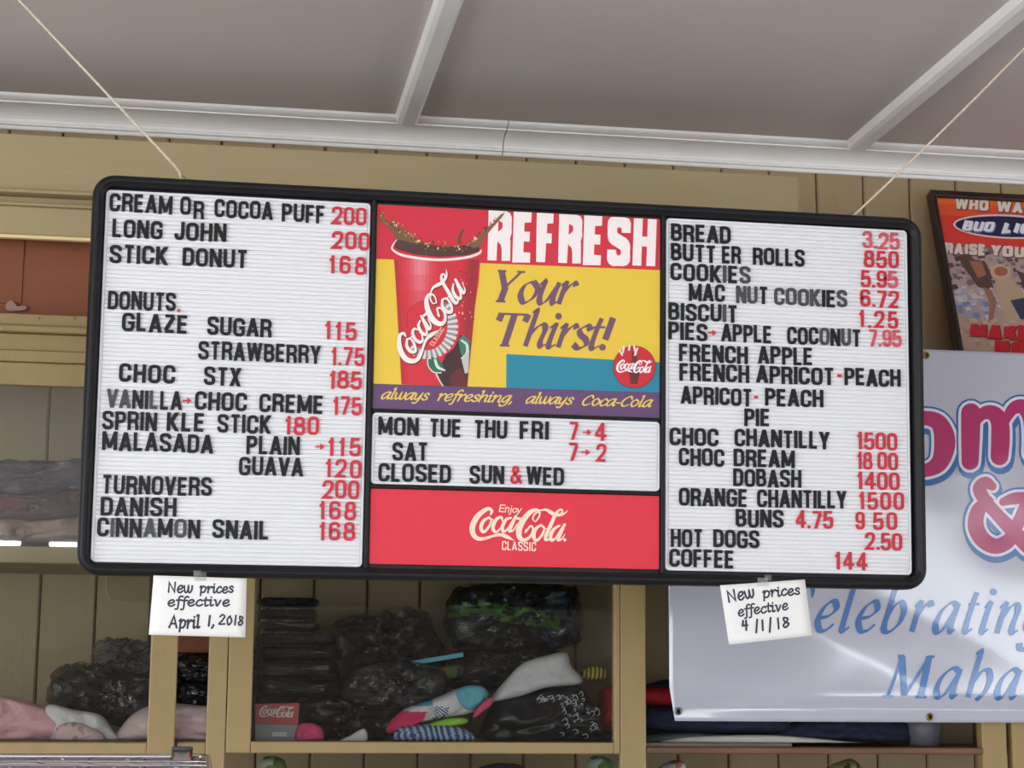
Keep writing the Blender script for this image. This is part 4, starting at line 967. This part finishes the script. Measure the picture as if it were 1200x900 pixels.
for st in ([(592.9, 594.6), (592.0, 600.2)], [(592.6, 596.2), (594.6, 594.7), (596.4, 595.4), (595.6, 600.3)], [(599.2, 595.2), (598.0, 602), (596.4, 602.6)], [(603.6, 595.6), (601.2, 596.8), (600.9, 599.6), (603, 600.4), (605.3, 599), (605.4, 596.3), (603.6, 595.6)],
           [(606.6, 595.9), (607.8, 600.2)], [(611, 596.0), (607.6, 601.0), (605.9, 603)]): ink.stroke(st, 1.15, CR, smooth=4 if len(st) > 2 else 0)
ink.disc(599.7, 592.9, .75, .75, CR, 8)
ink.build('lettering', PRINT, pred)
ppos = printed(RP, 'colourful drink advertisement panel with cup and purple words', (236, 200, 60), 'yellow_panel')
def poster_pt(x, y, z):
    p = bl(x, y, -.0003+z); p.x = min(max(p.x, RP[0]+.0003), RP[1]-.0003); p.y = min(max(p.y, RP[2]+.0003), RP[3]-.0003); return p
ink = Ink(poster_pt)
def T4(a, b, t): return (a[0]+(b[0]-a[0])*t, a[1]+(b[1]-a[1])*t)
PR = (212, 36, 58); YE = (240, 206, 62); TE = (20, 134, 162); PU = (98, 66, 112); WH = (250, 240, 238)
tl, tr = (436, 232), (782, 250.0); lb, rb = (432, 490.0), (780, 496)
ink.poly([tl, tr, (782, 317.0), (436, 303.2)], PR)
ink.poly([(593.4, 414.8), (782, 424.8), (782, 460.4), (593.2, 454.8)], TE)
ink.poly([(432, 449.4), (782, 460.2), rb, lb], PU)
ink.layer()
caps_text(ink, 'REFRESH', 571.5, 305.8, 767.5, 312.8, 59, WH, .19, .07, h1=56.5)
pen_text(ink, 'Your', 574, 352.6, 668, 357.0, 25.5, (112, 76, 104), 7.6, 1.5, .26, 32, gap=.0)
pen_text(ink, 'Thirst!', 576, 404.4, 713, 409.4, 26.5, (112, 76, 104), 7.8, 1.6, .26, 32, gap=.04, dot=7.2)
SC_ = (236, 204, 92)
for wds in (('always', 446, 467.2, 500, 468.8), ('refreshing,', 512, 469.2, 601, 471.8), ('always', 615.5, 472.4, 669, 473.8), ('Coca-Cola', 681, 474.6, 762, 476.8)):
    pen_text(ink, wds[0], *wds[1:], 8.0, SC_, 2.3, 1.2, .45, 25, gap=.06)
# cup
CUPR = (214, 38, 54)
lt, rtp, rb_, lb_ = (460.5, 293), (563.5, 297), (547.6, 453.2), (470.6, 450.4)
body = [(460.5, 292), (480, 300), (512, 303.5), (545, 301), (563.5, 295), (561, 330), (556.5, 360), (553, 400), (547.6, 453.2), (470.6, 450.4), (467, 380), (464, 330)]
ink.poly(body, CUPR)
def xl(y): return 461.5+(y-293)*.0578
def xr(y): return 562.5-(y-293)*.094
N_ = 22
for i in range(N_):   # the printed cup's own modelled tones, columns of flat ink
    for u0, u1, col in ((i/N_, (i+1)/N_, None),):
        u = (u0+u1)/2; hl = math.exp(-((u-.30)/.13)**2)*.42; dk = math.exp(-((u-.95)/.10)**2)*.25+math.exp(-((u-.02)/.05)**2)*.12
        for j in range(8):
            y0_, y1_ = 304+j*18.2, 304+(j+1)*18.2; f = max(0, 1-j/4.2)
            if (hl*f < .03 and dk < .03): continue
            c = tuple(max(0, min(255, CUPR[k]*(1-dk)+(255-CUPR[k])*hl*f)) for k in range(3))
            ink.add([(xl(y0_)+(xr(y0_)-xl(y0_))*u0, y0_), (xl(y0_)+(xr(y0_)-xl(y0_))*u1, y0_), (xl(y1_)+(xr(y1_)-xl(y1_))*u1, y1_), (xl(y1_)+(xr(y1_)-xl(y1_))*u0, y1_)], c)
ink.layer()
# liquid and splash
DKB = (74, 44, 42)
ink.poly([(462, 289), (464, 282), (470, 276), (478, 279), (486, 281), (497, 284), (508, 287), (522, 289), (536, 288), (548, 287), (562, 290), (561, 295), (545, 299), (515, 301), (485, 298), (466, 292)], DKB)
ink.poly([(444.2, 258), (446, 250), (449, 247), (450, 256), (456, 261), (462, 256), (464, 262), (474, 270), (482, 276), (490, 281), (497, 286), (488, 286), (476, 283), (464, 280), (460, 273), (456, 266), (449, 262)], (120, 84, 50))
ink.poly([(548, 287), (556, 280), (566, 272), (577, 262), (586, 252), (592, 248.5), (587, 256), (578, 266), (569, 277), (562, 288), (556, 291)], (126, 92, 60))
ink.poly([(536, 285), (537, 276), (543, 267), (544, 269), (540, 278), (541, 286)], (110, 66, 44))
rs = random.Random(3)
for k in range(150):
    t = rs.random()
    if k < 60: cx, cy = 446+t*50, 254+t*30+rs.uniform(-6, 5)
    elif k < 100: cx, cy = 548+t*36, 288-t*34+rs.uniform(-3, 3)
    else: cx, cy = 498+t*50, 289+rs.uniform(-6, 8)
    s_ = rs.uniform(.5, 1.5); c = rs.choice([(226, 184, 96), (190, 140, 60), (70, 40, 36), (240, 220, 180), (150, 96, 50), (96, 52, 44)])
    ink.add([(cx-s_, cy), (cx, cy-s_*rs.uniform(.6, 2)), (cx+s_, cy+rs.uniform(-1, 1)), (cx, cy+s_)], c, 2e-5+k*2e-7)
ink.layer(8e-5)
ink.stroke([(465, 281), (460.5, 287), (460.5, 293), (475, 300), (512, 304.5), (545, 302), (561, 297), (564, 293)], [1, 1.6, 2.4, 3, 3, 3, 2.8, 1.5], (246, 226, 226))
# bottle under the cap
ink.poly([(516, 430), (522, 416), (532, 408), (539, 392), (546, 396), (552, 402), (551, 415), (548, 430), (547.6, 453.2), (519, 452.2), (512, 436)], (62, 28, 30))
ink.poly([(500, 420), (506, 417), (514, 420), (520, 430), (517, 437), (508, 437), (502, 430)], (40, 110, 80)); ink.stroke([(501, 420), (502, 429), (508, 436), (517, 437)], 1.2, (230, 236, 228))
ink.stroke([(510, 422), (513, 430), (521, 434)], [3, 3.5, 2], (226, 222, 218)); ink.stroke([(511, 438), (515, 446), (519, 452)], 1.6, (206, 226, 206))
ink.poly([(537, 398), (543, 392), (551, 400), (551, 412), (544, 420), (540, 414)], (60, 120, 96)); ink.stroke([(541, 399), (547, 404), (547, 414), (541, 420)], [2.4, 3, 3, 2], (210, 220, 210))
ink.poly([(541, 422), (550, 410), (549, 436), (545, 438)], (196, 196, 190)); ink.poly([(528, 440), (540, 430), (546, 444), (547, 453), (528, 452.4)], (104, 26, 34))
# bottle cap
for k in range(34):
    a = math.radians(-52+k*5.4); rr = 30.5+(1.6 if k % 2 else -.2); cxx, cyy = 501, 383
    ink.add([(cxx+22*math.cos(a), cyy+25*math.sin(a)), (cxx+22*math.cos(a+.1), cyy+25*math.sin(a+.1)), (cxx+rr*1.12*math.cos(a+.1), cyy+rr*1.18*math.sin(a+.1)), (cxx+rr*1.12*math.cos(a), cyy+rr*1.18*math.sin(a))], (224, 222, 220) if k % 2 else (150, 150, 152))
ink.layer()
ink.disc(500.5, 381.5, 24, 29, (214, 40, 52), 48); ink.stroke([(477, 384), (478, 368), (487, 356), (500, 352)], .8, (150, 30, 40))
for k in range(40):
    cx, cy = rs.uniform(536, 556), rs.uniform(316, 376); s_ = rs.uniform(.5, 1.4); ink.add([(cx-s_, cy), (cx, cy-s_*2), (cx+s_, cy), (cx, cy+s_)], rs.choice([(240, 120, 120), (130, 24, 36), (250, 190, 180), (150, 30, 44)]), k*2e-7)
ink.layer(8e-5)
# rotated brush script over cup: bottom-left (470,420) to upper right (542,330)
ang = math.radians(-56); ca, sa = math.cos(ang), math.sin(ang); k_ = .118
def cupfn(x, y):
    X, Y = (x-590)*k_*1.0, (y-300)*k_*.92; return (504+X*ca-Y*sa, 372+X*sa+Y*ca)
logo(ink, cupfn, k_*.95, (110, 20, 30), 1.0, (.8, 1.0)); ink.layer(); logo(ink, cupfn, k_*.95, (248, 238, 234))
caps_text(ink, 'CLASSIC', 508, 406, 521, 386, 5.5, (236, 190, 180), .12, .1)
# round emblem
ink.disc(743.4, 430.2, 25, 25, (120, 30, 40)); ink.disc(743.4, 430, 24.2, 24.2, (206, 30, 46), 60)
ink.poly([(740.5, 412), (746, 412), (747, 425), (750, 436), (747, 450), (739, 450), (737, 438), (740, 426)], (110, 30, 34))
for st in ([(726, 410), (729, 416)], [(731, 406), (730, 413)], [(738, 405), (737, 410)], [(743, 405), (745, 415)], [(747, 408), (744, 416)]): ink.stroke(st, 2.2, (240, 226, 222), smooth=0)
ink.layer(); logo(ink, lambda x, y: (718.5+x*.0425, 416+y*.045), .050, (252, 244, 242))
ink.build('print', PRINT, ppos)
# small clips on the lower frame edge
for px, py in ((231, 672), (900, 677)):
    p = bl(px, py, .0116); o = link('clip', box_me(-.005, .005, -.004, .004, 0, .0012, .0005), mat('grey_tape', (96, 92, 92), .4), board); o.location = p
for px, py in ((214.5, 209), (998.5, 251.5)):
    p = bl(px, py, -.012); o = link('eyelet', tube_me([(.004*math.cos(t), .003+.004*math.sin(t), 0) for t in [2*math.pi*k/12 for k in range(12)]], .0011, 6, True), STEEL, board); o.location = (p.x, H/2-.0005, -.012)

# ---- price notes
def note(corners, label, lines):
    zo = .0135; P = [bl(x, y, zo) for x, y in corners]; wp = [board.matrix_world @ p for p in P]; c = wp[0].copy()
    o = empty('paper_note', c, MB3); tag(o, label, 'note', None); bpy.context.view_layer.update(); inv = o.matrix_world.inverted()
    Q = [inv @ p for p in wp]; n = 10; V, Fc = [], []
    for i in range(n+1):
        for j in range(n+1):
            u, v = i/n, j/n; a = Q[0].lerp(Q[1], u); b = Q[3].lerp(Q[2], u); p = a.lerp(b, v); p.z += .0018*math.sin(u*3.1+v)*v
            V.append(p)
    for i in range(n):
        for j in range(n): Fc.append((i*(n+1)+j, i*(n+1)+j+1, (i+1)*(n+1)+j+1, (i+1)*(n+1)+j))
    me = mesh('card', V, Fc, True); card = link('card', me, PAPER, o); md = card.modifiers.new('thickness', 'SOLIDIFY'); md.thickness = .0004; md.offset = -1
    q0 = Vector(corners[0]); 
    def uvp(x, y):
        A = np.array(corners, float)
        u = v = .5
        for _ in range(12):
            P_ = (1-u)*(1-v)*A[0]+u*(1-v)*A[1]+u*v*A[2]+(1-u)*v*A[3]; du = (1-v)*(A[1]-A[0])+v*(A[2]-A[3]); dv = (1-u)*(A[3]-A[0])+u*(A[2]-A[1])
            s = np.linalg.solve(np.array([du, dv]).T, np.array([x, y])-P_); u += s[0]; v += s[1]
        return u, v
    def mp(x, y, z):
        u, v = uvp(x, y); a = Q[0].lerp(Q[1], u); b = Q[3].lerp(Q[2], u); p = a.lerp(b, v); p.z += .0018*math.sin(u*3.1+v)*v+.0004+z*.4; return p
    ink = Ink(mp)
    for tx, xa, ya, xb, yb, xh, w in lines: pen_text(ink, tx, xa, ya, xb, yb, xh, (56, 58, 72), w*1.4, w*1.4, .04, 20, True, .12, wob=.4)
    ink.build('handwriting', INKN, o)
    tp = link('tape', box_me(-.008, .008, -.006, .006, 0, .0002), clear_mat('clear_tape', (.95, .95, .93), .2, .08, .3), o); m_ = (Q[0]+Q[1])/2; tp.location = (m_.x, m_.y+.0005, .0012)
note([(180, 674.2), (289.1, 677.9), (287.5, 747), (174.3, 743.8)], 'white card with handwritten price date taped under the left end of the board',
     [('New', 197, 694, 225, 695, 8.4, 1.5), ('prices', 234, 694.5, 273, 694.5, 7.2, 1.5), ('effective', 196.5, 710.5, 269, 710, 7.2, 1.5), ('April', 198.5, 735, 233.5, 736, 9.3, 1.7), ('1,', 243, 733.5, 252, 734, 9, 1.8), ('2018', 256.5, 731.5, 286, 733, 8.6, 1.5)])
note([(843.8, 685.9), (943.1, 679), (952.3, 744.9), (854, 755.5)], 'white card with handwritten slashed date taped askew under the right end of the board',
     [('New', 854, 706, 884, 699.5, 9.4, 1.6), ('prices', 894, 700.5, 937, 696, 7.4, 1.5), ('effective', 865, 722, 923.5, 714.5, 7.4, 1.4), ('4', 869.5, 739, 879, 738, 9.4, 1.7), ('/', 885, 740.5, 889.5, 740, 10, 1.7), ('1', 892, 739, 896, 738.5, 9, 1.7), ('/', 901, 740, 905, 739.6, 11, 1.7), ('18', 910.5, 737, 927, 734.5, 9.4, 1.6)])

# ---- hanging strings
def string_(p_near, p_far, label, kink=None):
    a = board.matrix_world @ (bl(*p_near, -.012)); nrm = -ey
    a2 = board.matrix_world @ Vector((bl(*p_near, -.012).x, H/2-.001, -.012))
    b = on_plane(*p_far, a, Vector((0, -1, 0))); dd = (b-a2); t = (zt-.001-a2.z)/dd.z; c = a2+dd*t
    pts = [a2.lerp(c, k/24) for k in range(25)]
    for i, p in enumerate(pts): p.z -= .004*math.sin(math.pi*i/24)
    if kink:
        k1 = on_plane(210, 201.5, a, Vector((0, -1, 0))); k2 = on_plane(204, 193.5, a, Vector((0, -1, 0))); k3 = on_plane(197, 186, a, Vector((0, -1, 0)))
        dd = b-k3; c = k3+dd*((zt-.001-k3.z)/dd.z); pts = [a2, k1, k2, k3]+[k3.lerp(c, k/20) for k in range(1, 21)]
    o = link('hanging_string', tube_me([p-pts[0] for p in pts], .0019, 6), ROPE); o.location = pts[0]; tag(o, label, 'string', 'strings holding the menu board')
    hk = link('ceiling_hook', tube_me([(c+Vector((0, 0, 0)))-pts[0], (c+Vector((0, 0, -.012)))-pts[0]], .003, 8), STEEL, o)
string_((213.5, 208.5), (22, 0), 'thin pale string rising up left from the left end of the board', True)
string_((998, 251), (1200, 56), 'thin pale string rising up right from the right end of the board')

# ================================================================== BANNER
YB = YC-.016
bc = at(783, 845, YB); ban = empty('vinyl_banner', Vector((bc.x, YB, bc.z))); tag(ban, 'white vinyl banner with magenta and blue words hanging at the right behind the board', 'banner')
BO = ban.location.copy()
DG1, DG2 = at(1020, 690, YB), at(1200, 780, YB)
def bulge(x, z):
    """small waves of the hanging vinyl (towards the viewer = positive)"""
    u = x-BO.x; v = z-BO.z
    d = .0004*math.sin(u*3.2+.6)*math.sin(v*5.5)
    zc = .385 + .05*max(0.0, u-.40)/.2 + .25*max(0.0, u-.40)**2     # soft crease rising to the right
    side = 1/(1+math.exp(-(u-.36)*40))
    q = min(max((zc-v)/.245, 0.0), 1.0); d -= side*.245*.037*(q-q*q/2)
    tt = (DG1.z+(DG2.z-DG1.z)*(x-DG1.x)/(DG2.x-DG1.x))-z; tt = .005*math.log(1+math.exp(min(max(tt/.005, -30), 30)))   # second crease falling to the right
    d += .030*min(tt, .12)
    d += .004*math.exp(-((v-.020)/.011)**2)*(.5+.5*math.tanh((u-.12)*12))                    # rolled hem at the foot
    d += .00014*math.sin(u*19+v*13)+.0007*noise.noise(Vector((u*8, v*9, 2)))
    return d
def ban_pt(px, py, z=0.0):
    p = at(px, py, YB); dd = bulge(p.x, p.z); return Vector((p.x, YB-dd-z, p.z))-BO
xl_, xr_ = at(783, 700, YB).x, at(783, 700, YB).x+1.35
zt_b, zb_b = at(1084, 409.3, YB).z, at(900, 845.5, YB).z
nx_, nz_ = 150, 100; V, Fc = [], []
for i in range(nx_+1):
    for j in range(nz_+1):
        x = xl_+(xr_-xl_)*i/nx_; z = zb_b+(zt_b-zb_b)*j/nz_
        # the lower left corner is turned under
        cut = max(0.0, .022-(x-xl_))*2.4 if z < zb_b+.055 else 0
        if z < zb_b+.055: x = max(x, xl_+max(0, (.055-(z-zb_b)))*.16)
        if x-xl_ < .03 and z < zb_b+.02: z = z+.000
        V.append(Vector((x, YB-bulge(x, z), z))-BO)
for i in range(nx_):
    for j in range(nz_): a = i*(nz_+1)+j; Fc.append((a, a+nz_+1, a+nz_+2, a+1))
sh = link('sheet', mesh('sheet', V, Fc, True), VINYL, ban); md = sh.modifiers.new('thickness', 'SOLIDIFY'); md.thickness = .0006; md.offset = -1
ink = Ink(lambda x, y, z: ban_pt(x, y, .0007+z))
BLU = (34, 104, 172); MAG = (180, 24, 100); WHB = (226, 226, 238)
oS = [(1082, 490), (1100, 496), (1107, 518), (1100, 543), (1080, 552), (1060, 545), (1052, 520), (1062, 496)]
oW = [17, 20, 25, 20, 15, 20, 25, 20]
m1 = [([(1137.5, 484), (1137, 512), (1136.5, 541)], [23, 22, 20]), ([(1140, 500), (1150, 486), (1162, 484), (1171, 494), (1172, 515), (1171, 535)], [8, 14, 18, 21, 22, 21]),
      ([(1176, 498), (1186, 480), (1198, 477), (1208, 488), (1211, 510), (1210, 530)], [8, 14, 18, 21, 22, 21]), ([(1129, 486), (1146, 483)], [6, 6])]
amp = [([(1163, 570), (1155, 566), (1148, 573), (1155, 587), (1170, 604), (1186, 620), (1206, 640)], [10, 15, 16, 15, 15, 17, 19]),
       ([(1158, 588), (1147, 598), (1144, 616), (1152, 632), (1168, 640), (1184, 632), (1194, 612), (1202, 590)], [14, 17, 19, 19, 18, 17, 15, 12]), ([(1176, 588), (1190, 584), (1212, 583)], [10, 14, 12])]
def fat(parts, closed=None):
    for grow, off, col in ((11, (1.5, 5), BLU), (11, (0, 0), BLU), (6.5, (0, 0), WHB), (0, (0, 0), MAG)):
        for P, Wd in parts: ink.stroke([(x+off[0], y+off[1]) for x, y in P], [w+grow for w in Wd], col, smooth=8)
        if closed: ink.stroke([(x+off[0], y+off[1]) for x, y in closed[0]], [w+grow for w in closed[1]], col, closed=True, cap=False, smooth=8)
        ink.layer(1.2e-4)
fat([], (oS, oW)); fat(m1); fat(amp)
BL2 = (40, 108, 176)
ink.stroke([(948, 686), (952, 691), (951, 700)], [3, 5, 1.5], BL2)
def one(ch, xa, xb, yb, xh): pen_text(ink, ch, xa, yb, xb, yb+(xb-xa)*.02, xh, BL2, 8.0, 2.0, .25, 32, gap=0, dot=7.5)
for ch, xa, xb, yb in (('e', 953, 975, 739), ('l', 981, 993, 739.4), ('e', 1001, 1024, 739.6), ('b', 1031, 1055, 740), ('r', 1066, 1084, 740.4), ('a', 1094, 1118, 741), ('t', 1127, 1139, 741.2), ('i', 1148, 1157, 741.6), ('n', 1166, 1192, 742), ('g', 1199, 1226, 743)):
    one(ch, xa, xb, yb, 35)
pen_text(ink, 'M', 1037, 816, 1087, 817, 34, BL2, 7.8, 2.4, .22, 32, gap=0)
for ch, xa, xb, yb in (('a', 1094, 1120, 817), ('H', 1131, 1156, 817.5), ('a', 1166, 1190, 818)): one(ch, xa, xb, yb, 34)
ink.build('lettering', PRINTV, ban)
for px, py, m_ in ((794, 833.5, STEEL), (1089, 840, BRASS), (1085, 416.5, BRASS)):
    p = ban_pt(px, py, .0010); g = link('grommet', tube_me([(.0048*math.cos(t), -.0008, .0048*math.sin(t)) for t in [2*math.pi*k/16 for k in range(16)]], .0017, 6, True), m_, ban); g.location = p
    h_ = link('grommet_hole', tube_me([(0, -.0003, 0), (0, .0012, 0)], .0034, 14), DARK if m_ is not BRASS or py > 500 else STEEL, ban); h_.location = p
# fixing screw through the top corner of the banner
p = at(1085, 416.5, YB)

# ================================================================== FRAMED POSTER, leaning against the wall on the cabinet top
ptop = at(1088.5, 224.0, YW-.030); base_z = ztop2+.0060
# plane through the top edge, leaning out towards the foot
foot_y = YW-.150; top_z = at(1130, 226.5, YW-.030).z; up_v = Vector((0, (YW-.030)-foot_y, top_z-base_z)); hgt = up_v.length; up_v.normalize()
n_v = Vector((1, 0, 0)).cross(up_v); MP3 = Matrix((Vector((1, 0, 0)), up_v, n_v)).transposed()
po = Vector((ptop.x, foot_y, base_z)); pos_ = empty('framed_poster', po, MP3); tag(pos_, 'framed orange beer rodeo poster leaning on the wall at the upper right', 'poster')
bpy.context.view_layer.update(); PI_ = pos_.matrix_world.inverted()
def pl(px, py, z=0.0):
    p = on_plane(px, py, po+n_v*z, n_v); q = PI_ @ p; return Vector((q.x, q.y, z))
for q in ((1088, 224), (1110, 408), (1099, 228), (1120, 408), (1200, 230)): print('poster', q, [round(v, 4) for v in pl(*q)[:2]])
PW = .52
link('frame', loft_rr((0, PW, 0, hgt), [(.001, -.016), (0, -.014), (0, .006), (.002, .009), (.008, .009), (.010, .006), (.0115, .005), (.0125, .001), (.0125, -.002)], .002, 2), WOODF, pos_)
link('sheet', box_me(.010, PW-.010, .010, hgt-.010, -.010, -.003, 0), mat('orange_sheet', (222, 90, 50), .35), pos_)
ink = Ink(lambda x, y, z: pl(x, y, -.0025+z))
xc_ = lambda y: 1097.5+(y-227)*.122
rows = [(225, 238, (228, 110, 50)), (238, 252, (224, 84, 50)), (252, 270, (216, 60, 48)), (270, 288, (214, 62, 50))]
for y0_, y1_, c in rows:
    ink.poly([(xc_(y0_), y0_), (1290, y0_+9), (1290, y1_+9), (xc_(y1_), y1_)], c)
# rodeo photograph: blocks of soft colour
ink.poly([(xc_(288), 288), (1290, 297), (1290, 420), (xc_(412), 412)], (178, 152, 140)); ink.layer()
rs = random.Random(11)
for k in range(420):
    y = rs.uniform(290, 408); x = rs.uniform(xc_(y)+1, 1240)
    if y < 338: c = rs.choice([(120, 100, 120), (90, 76, 96), (150, 130, 140), (176, 156, 160), (70, 58, 74)])
    elif y < 352: c = rs.choice([(186, 180, 196), (170, 164, 182), (196, 190, 200)])
    elif y < 374: c = rs.choice([(120, 128, 168), (170, 170, 190), (200, 196, 204), (150, 150, 180)])
    else: c = rs.choice([(188, 152, 132), (176, 138, 118), (196, 166, 148)])
    a, b = rs.uniform(2, 6), rs.uniform(1.5, 3.5); ink.add([(x-a, y-b), (x+a*.3, y-b*1.2), (x+a, y+b*.4), (x-a*.4, y+b)], c, k*1.5e-7)
    if x-a < xc_(y): ink.V = ink.V[:-4]; ink.F.pop(); ink.C.pop()
ink.layer()
ink.poly([(1123, 300), (1134, 297), (1142, 304), (1154, 306), (1160, 318), (1163, 334), (1158, 340), (1146, 336), (1136, 322), (1128, 312)], (92, 66, 60)); ink.poly([(1136, 306), (1150, 306), (1156, 322), (1146, 326)], (160, 104, 80))
ink.poly([(1152, 336), (1162, 340), (1168, 352), (1164, 374), (1158, 376), (1160, 356)], (150, 108, 84)); ink.poly([(1160, 312), (1172, 309), (1184, 314), (1184, 324), (1172, 328), (1162, 324)], (196, 168, 140)); ink.disc(1173, 318, 8, 5.5, (168, 96, 72), 20)
ink.poly([(1166, 328), (1184, 326), (1196, 336), (1204, 356), (1196, 374), (1178, 376), (1170, 352)], (182, 160, 134)); ink.poly([(1184, 352), (1206, 348), (1240, 356), (1240, 376), (1196, 374)], (52, 62, 88)); ink.poly([(1190, 316), (1204, 322), (1240, 340), (1240, 352), (1206, 346)], (84, 66, 58))
ink.layer(); 
def out_text(tx, xa, ya, xb, yb, h, col, dark, t=.24, gap=.10, shear=0, wsc=1.1):
    caps_text(ink, tx, xa, ya, xb, yb, h, dark, t, gap, shear, wsc, 1.6, (.6, .8)); ink.layer(); caps_text(ink, tx, xa, ya, xb, yb, h, col, t, gap, shear, wsc); ink.layer()
out_text('WHO', 1119, 244.5, 1158, 247, 12, (226, 214, 200), (120, 70, 60), wsc=1.35)
out_text('WAN', 1168, 247.8, 1212, 250.4, 12, (226, 214, 200), (120, 70, 60), wsc=1.35)
out_text('RAISE', 1107, 297, 1155, 299.2, 12.5, (226, 208, 200), (110, 70, 80), wsc=1.25)
out_text('YOUR', 1161, 299.6, 1214, 302.4, 12.5, (226, 208, 200), (110, 70, 80), wsc=1.25)
ink.disc(1180, 265.6, 63, 14.2, (222, 200, 204), 60, .045); ink.disc(1180, 265.6, 60.5, 12, (30, 34, 66), 60, .045)
out_text('BUD', 1127, 270, 1163, 271.6, 11.5, (232, 232, 240), (110, 120, 160), .22, .10, .3, 1.3)
out_text('LIG', 1174, 272.2, 1208, 273.6, 11.5, (232, 232, 240), (110, 120, 160), .22, .10, .3, 1.3)
out_text('MAKE', 1137, 395, 1206, 398.4, 15.5, (196, 30, 44), (120, 30, 40), .28, .10, 0, 1.2)
out_text('RO', 1166, 412.5, 1202, 414.4, 13, (196, 30, 44), (120, 30, 40), .28, .10, 0, 1.2)
ink.build('print', PRINTP, pos_)

# ================================================================== WIRE RACK at the lower left
YR = 2.35; rack_z = at(150, 886.5, YR).z
cR = at(243.5, 890, YR); rack = empty('wire_rack', (cR.x-.5, YR-.2, 0)); tag(rack, 'chrome wire rack whose top corner shows at the lower left', 'shelf'); RO = rack.location.copy()
def loop(x0, x1, y0, y1, z, r=.018):
    P = rr_loop(x0, x1, y0, y1, r, 5); return [Vector((x, y, z))-RO for x, y in P]
rx_0, rx_1, ry_0, ry_1 = cR.x-1.0, cR.x, YR-.90, YR
link('frame_wire', tube_me(loop(rx_0, rx_1, ry_0, ry_1, rack_z), .0031, 8, True), CHROME, rack)
link('frame_wire', tube_me(loop(rx_0, rx_1, ry_0, ry_1, rack_z-.030), .0031, 8, True), CHROME, rack)
link('frame_wire', tube_me(loop(rx_0+.008, rx_1-.008, ry_0+.008, ry_1-.008, rack_z-.0085), .0025, 8, True), CHROME, rack)
for side_y in (ry_1-.001, ry_0+.001):
    n = 25; pts = [Vector((rx_0+.02+(rx_1-rx_0-.04)*k/n, side_y, rack_z-.003 if k % 2 else rack_z-.027))-RO for k in range(n+1)]
    link('truss_wire', tube_me(pts, .0018, 6), CHROME, rack)
n = 7; pts = [Vector((rx_1-.001, ry_0+.02+(ry_1-ry_0-.04)*k/n, rack_z-.003 if k % 2 else rack_z-.027))-RO for k in range(n+1)]
link('truss_wire', tube_me(pts, .0018, 6), CHROME, rack)
sw_ = tube_me([Vector((rx_0, 0, 0)), Vector((rx_1, 0, 0))], .0017, 6); sw_.materials.append(CHROME)
for k in range(7):
    y = ry_0+.06+(ry_1-ry_0-.12)*k/6; o = link('deck_wire', sw_, None, rack); o.location = (-RO.x, y-RO.y, rack_z-.004)
cw = tube_me([Vector((0, ry_0, 0)), Vector((0, ry_1, 0))], .0018, 6); cw.materials.append(CHROME)
for k in range(18):
    x = rx_0+.03+(rx_1-rx_0-.06)*k/17; o = link('cross_wire', cw, None, rack); o.location = (x-RO.x, -RO.y, rack_z-.0078)
for (px_, py_) in ((at(213.5, 880, YR-.03).x, YR-.030), (rx_0+.03, YR-.030), (at(213.5, 880, YR-.03).x, ry_0+.03), (rx_0+.03, ry_0+.03)):
    ztp = at(213, 875.0, YR-.03).z
    o = link('post', tube_me([Vector((px_, py_, 0))-RO, Vector((px_, py_, ztp-.004))-RO], .0125, 20), CHROME, rack)
    link('post_cap', tube_me([Vector((px_, py_, ztp-.004))-RO, Vector((px_, py_, ztp-.001))-RO, Vector((px_, py_, ztp))-RO], [.0130, .0130, .0115], 20), mat('grey_cap', (70, 72, 74), .5), o)
    for s_ in (0, 1):
        link('collar', tube_me([Vector((px_, py_, rack_z-.034))-RO, Vector((px_, py_, rack_z+.001))-RO], [.0150, .0140], 20), CHROME, rack); break
# second shelf low down keeps the rack standing as a rack
link('frame_wire', tube_me(loop(rx_0, rx_1, ry_0, ry_1, .35), .0031, 8, True), CHROME, rack)
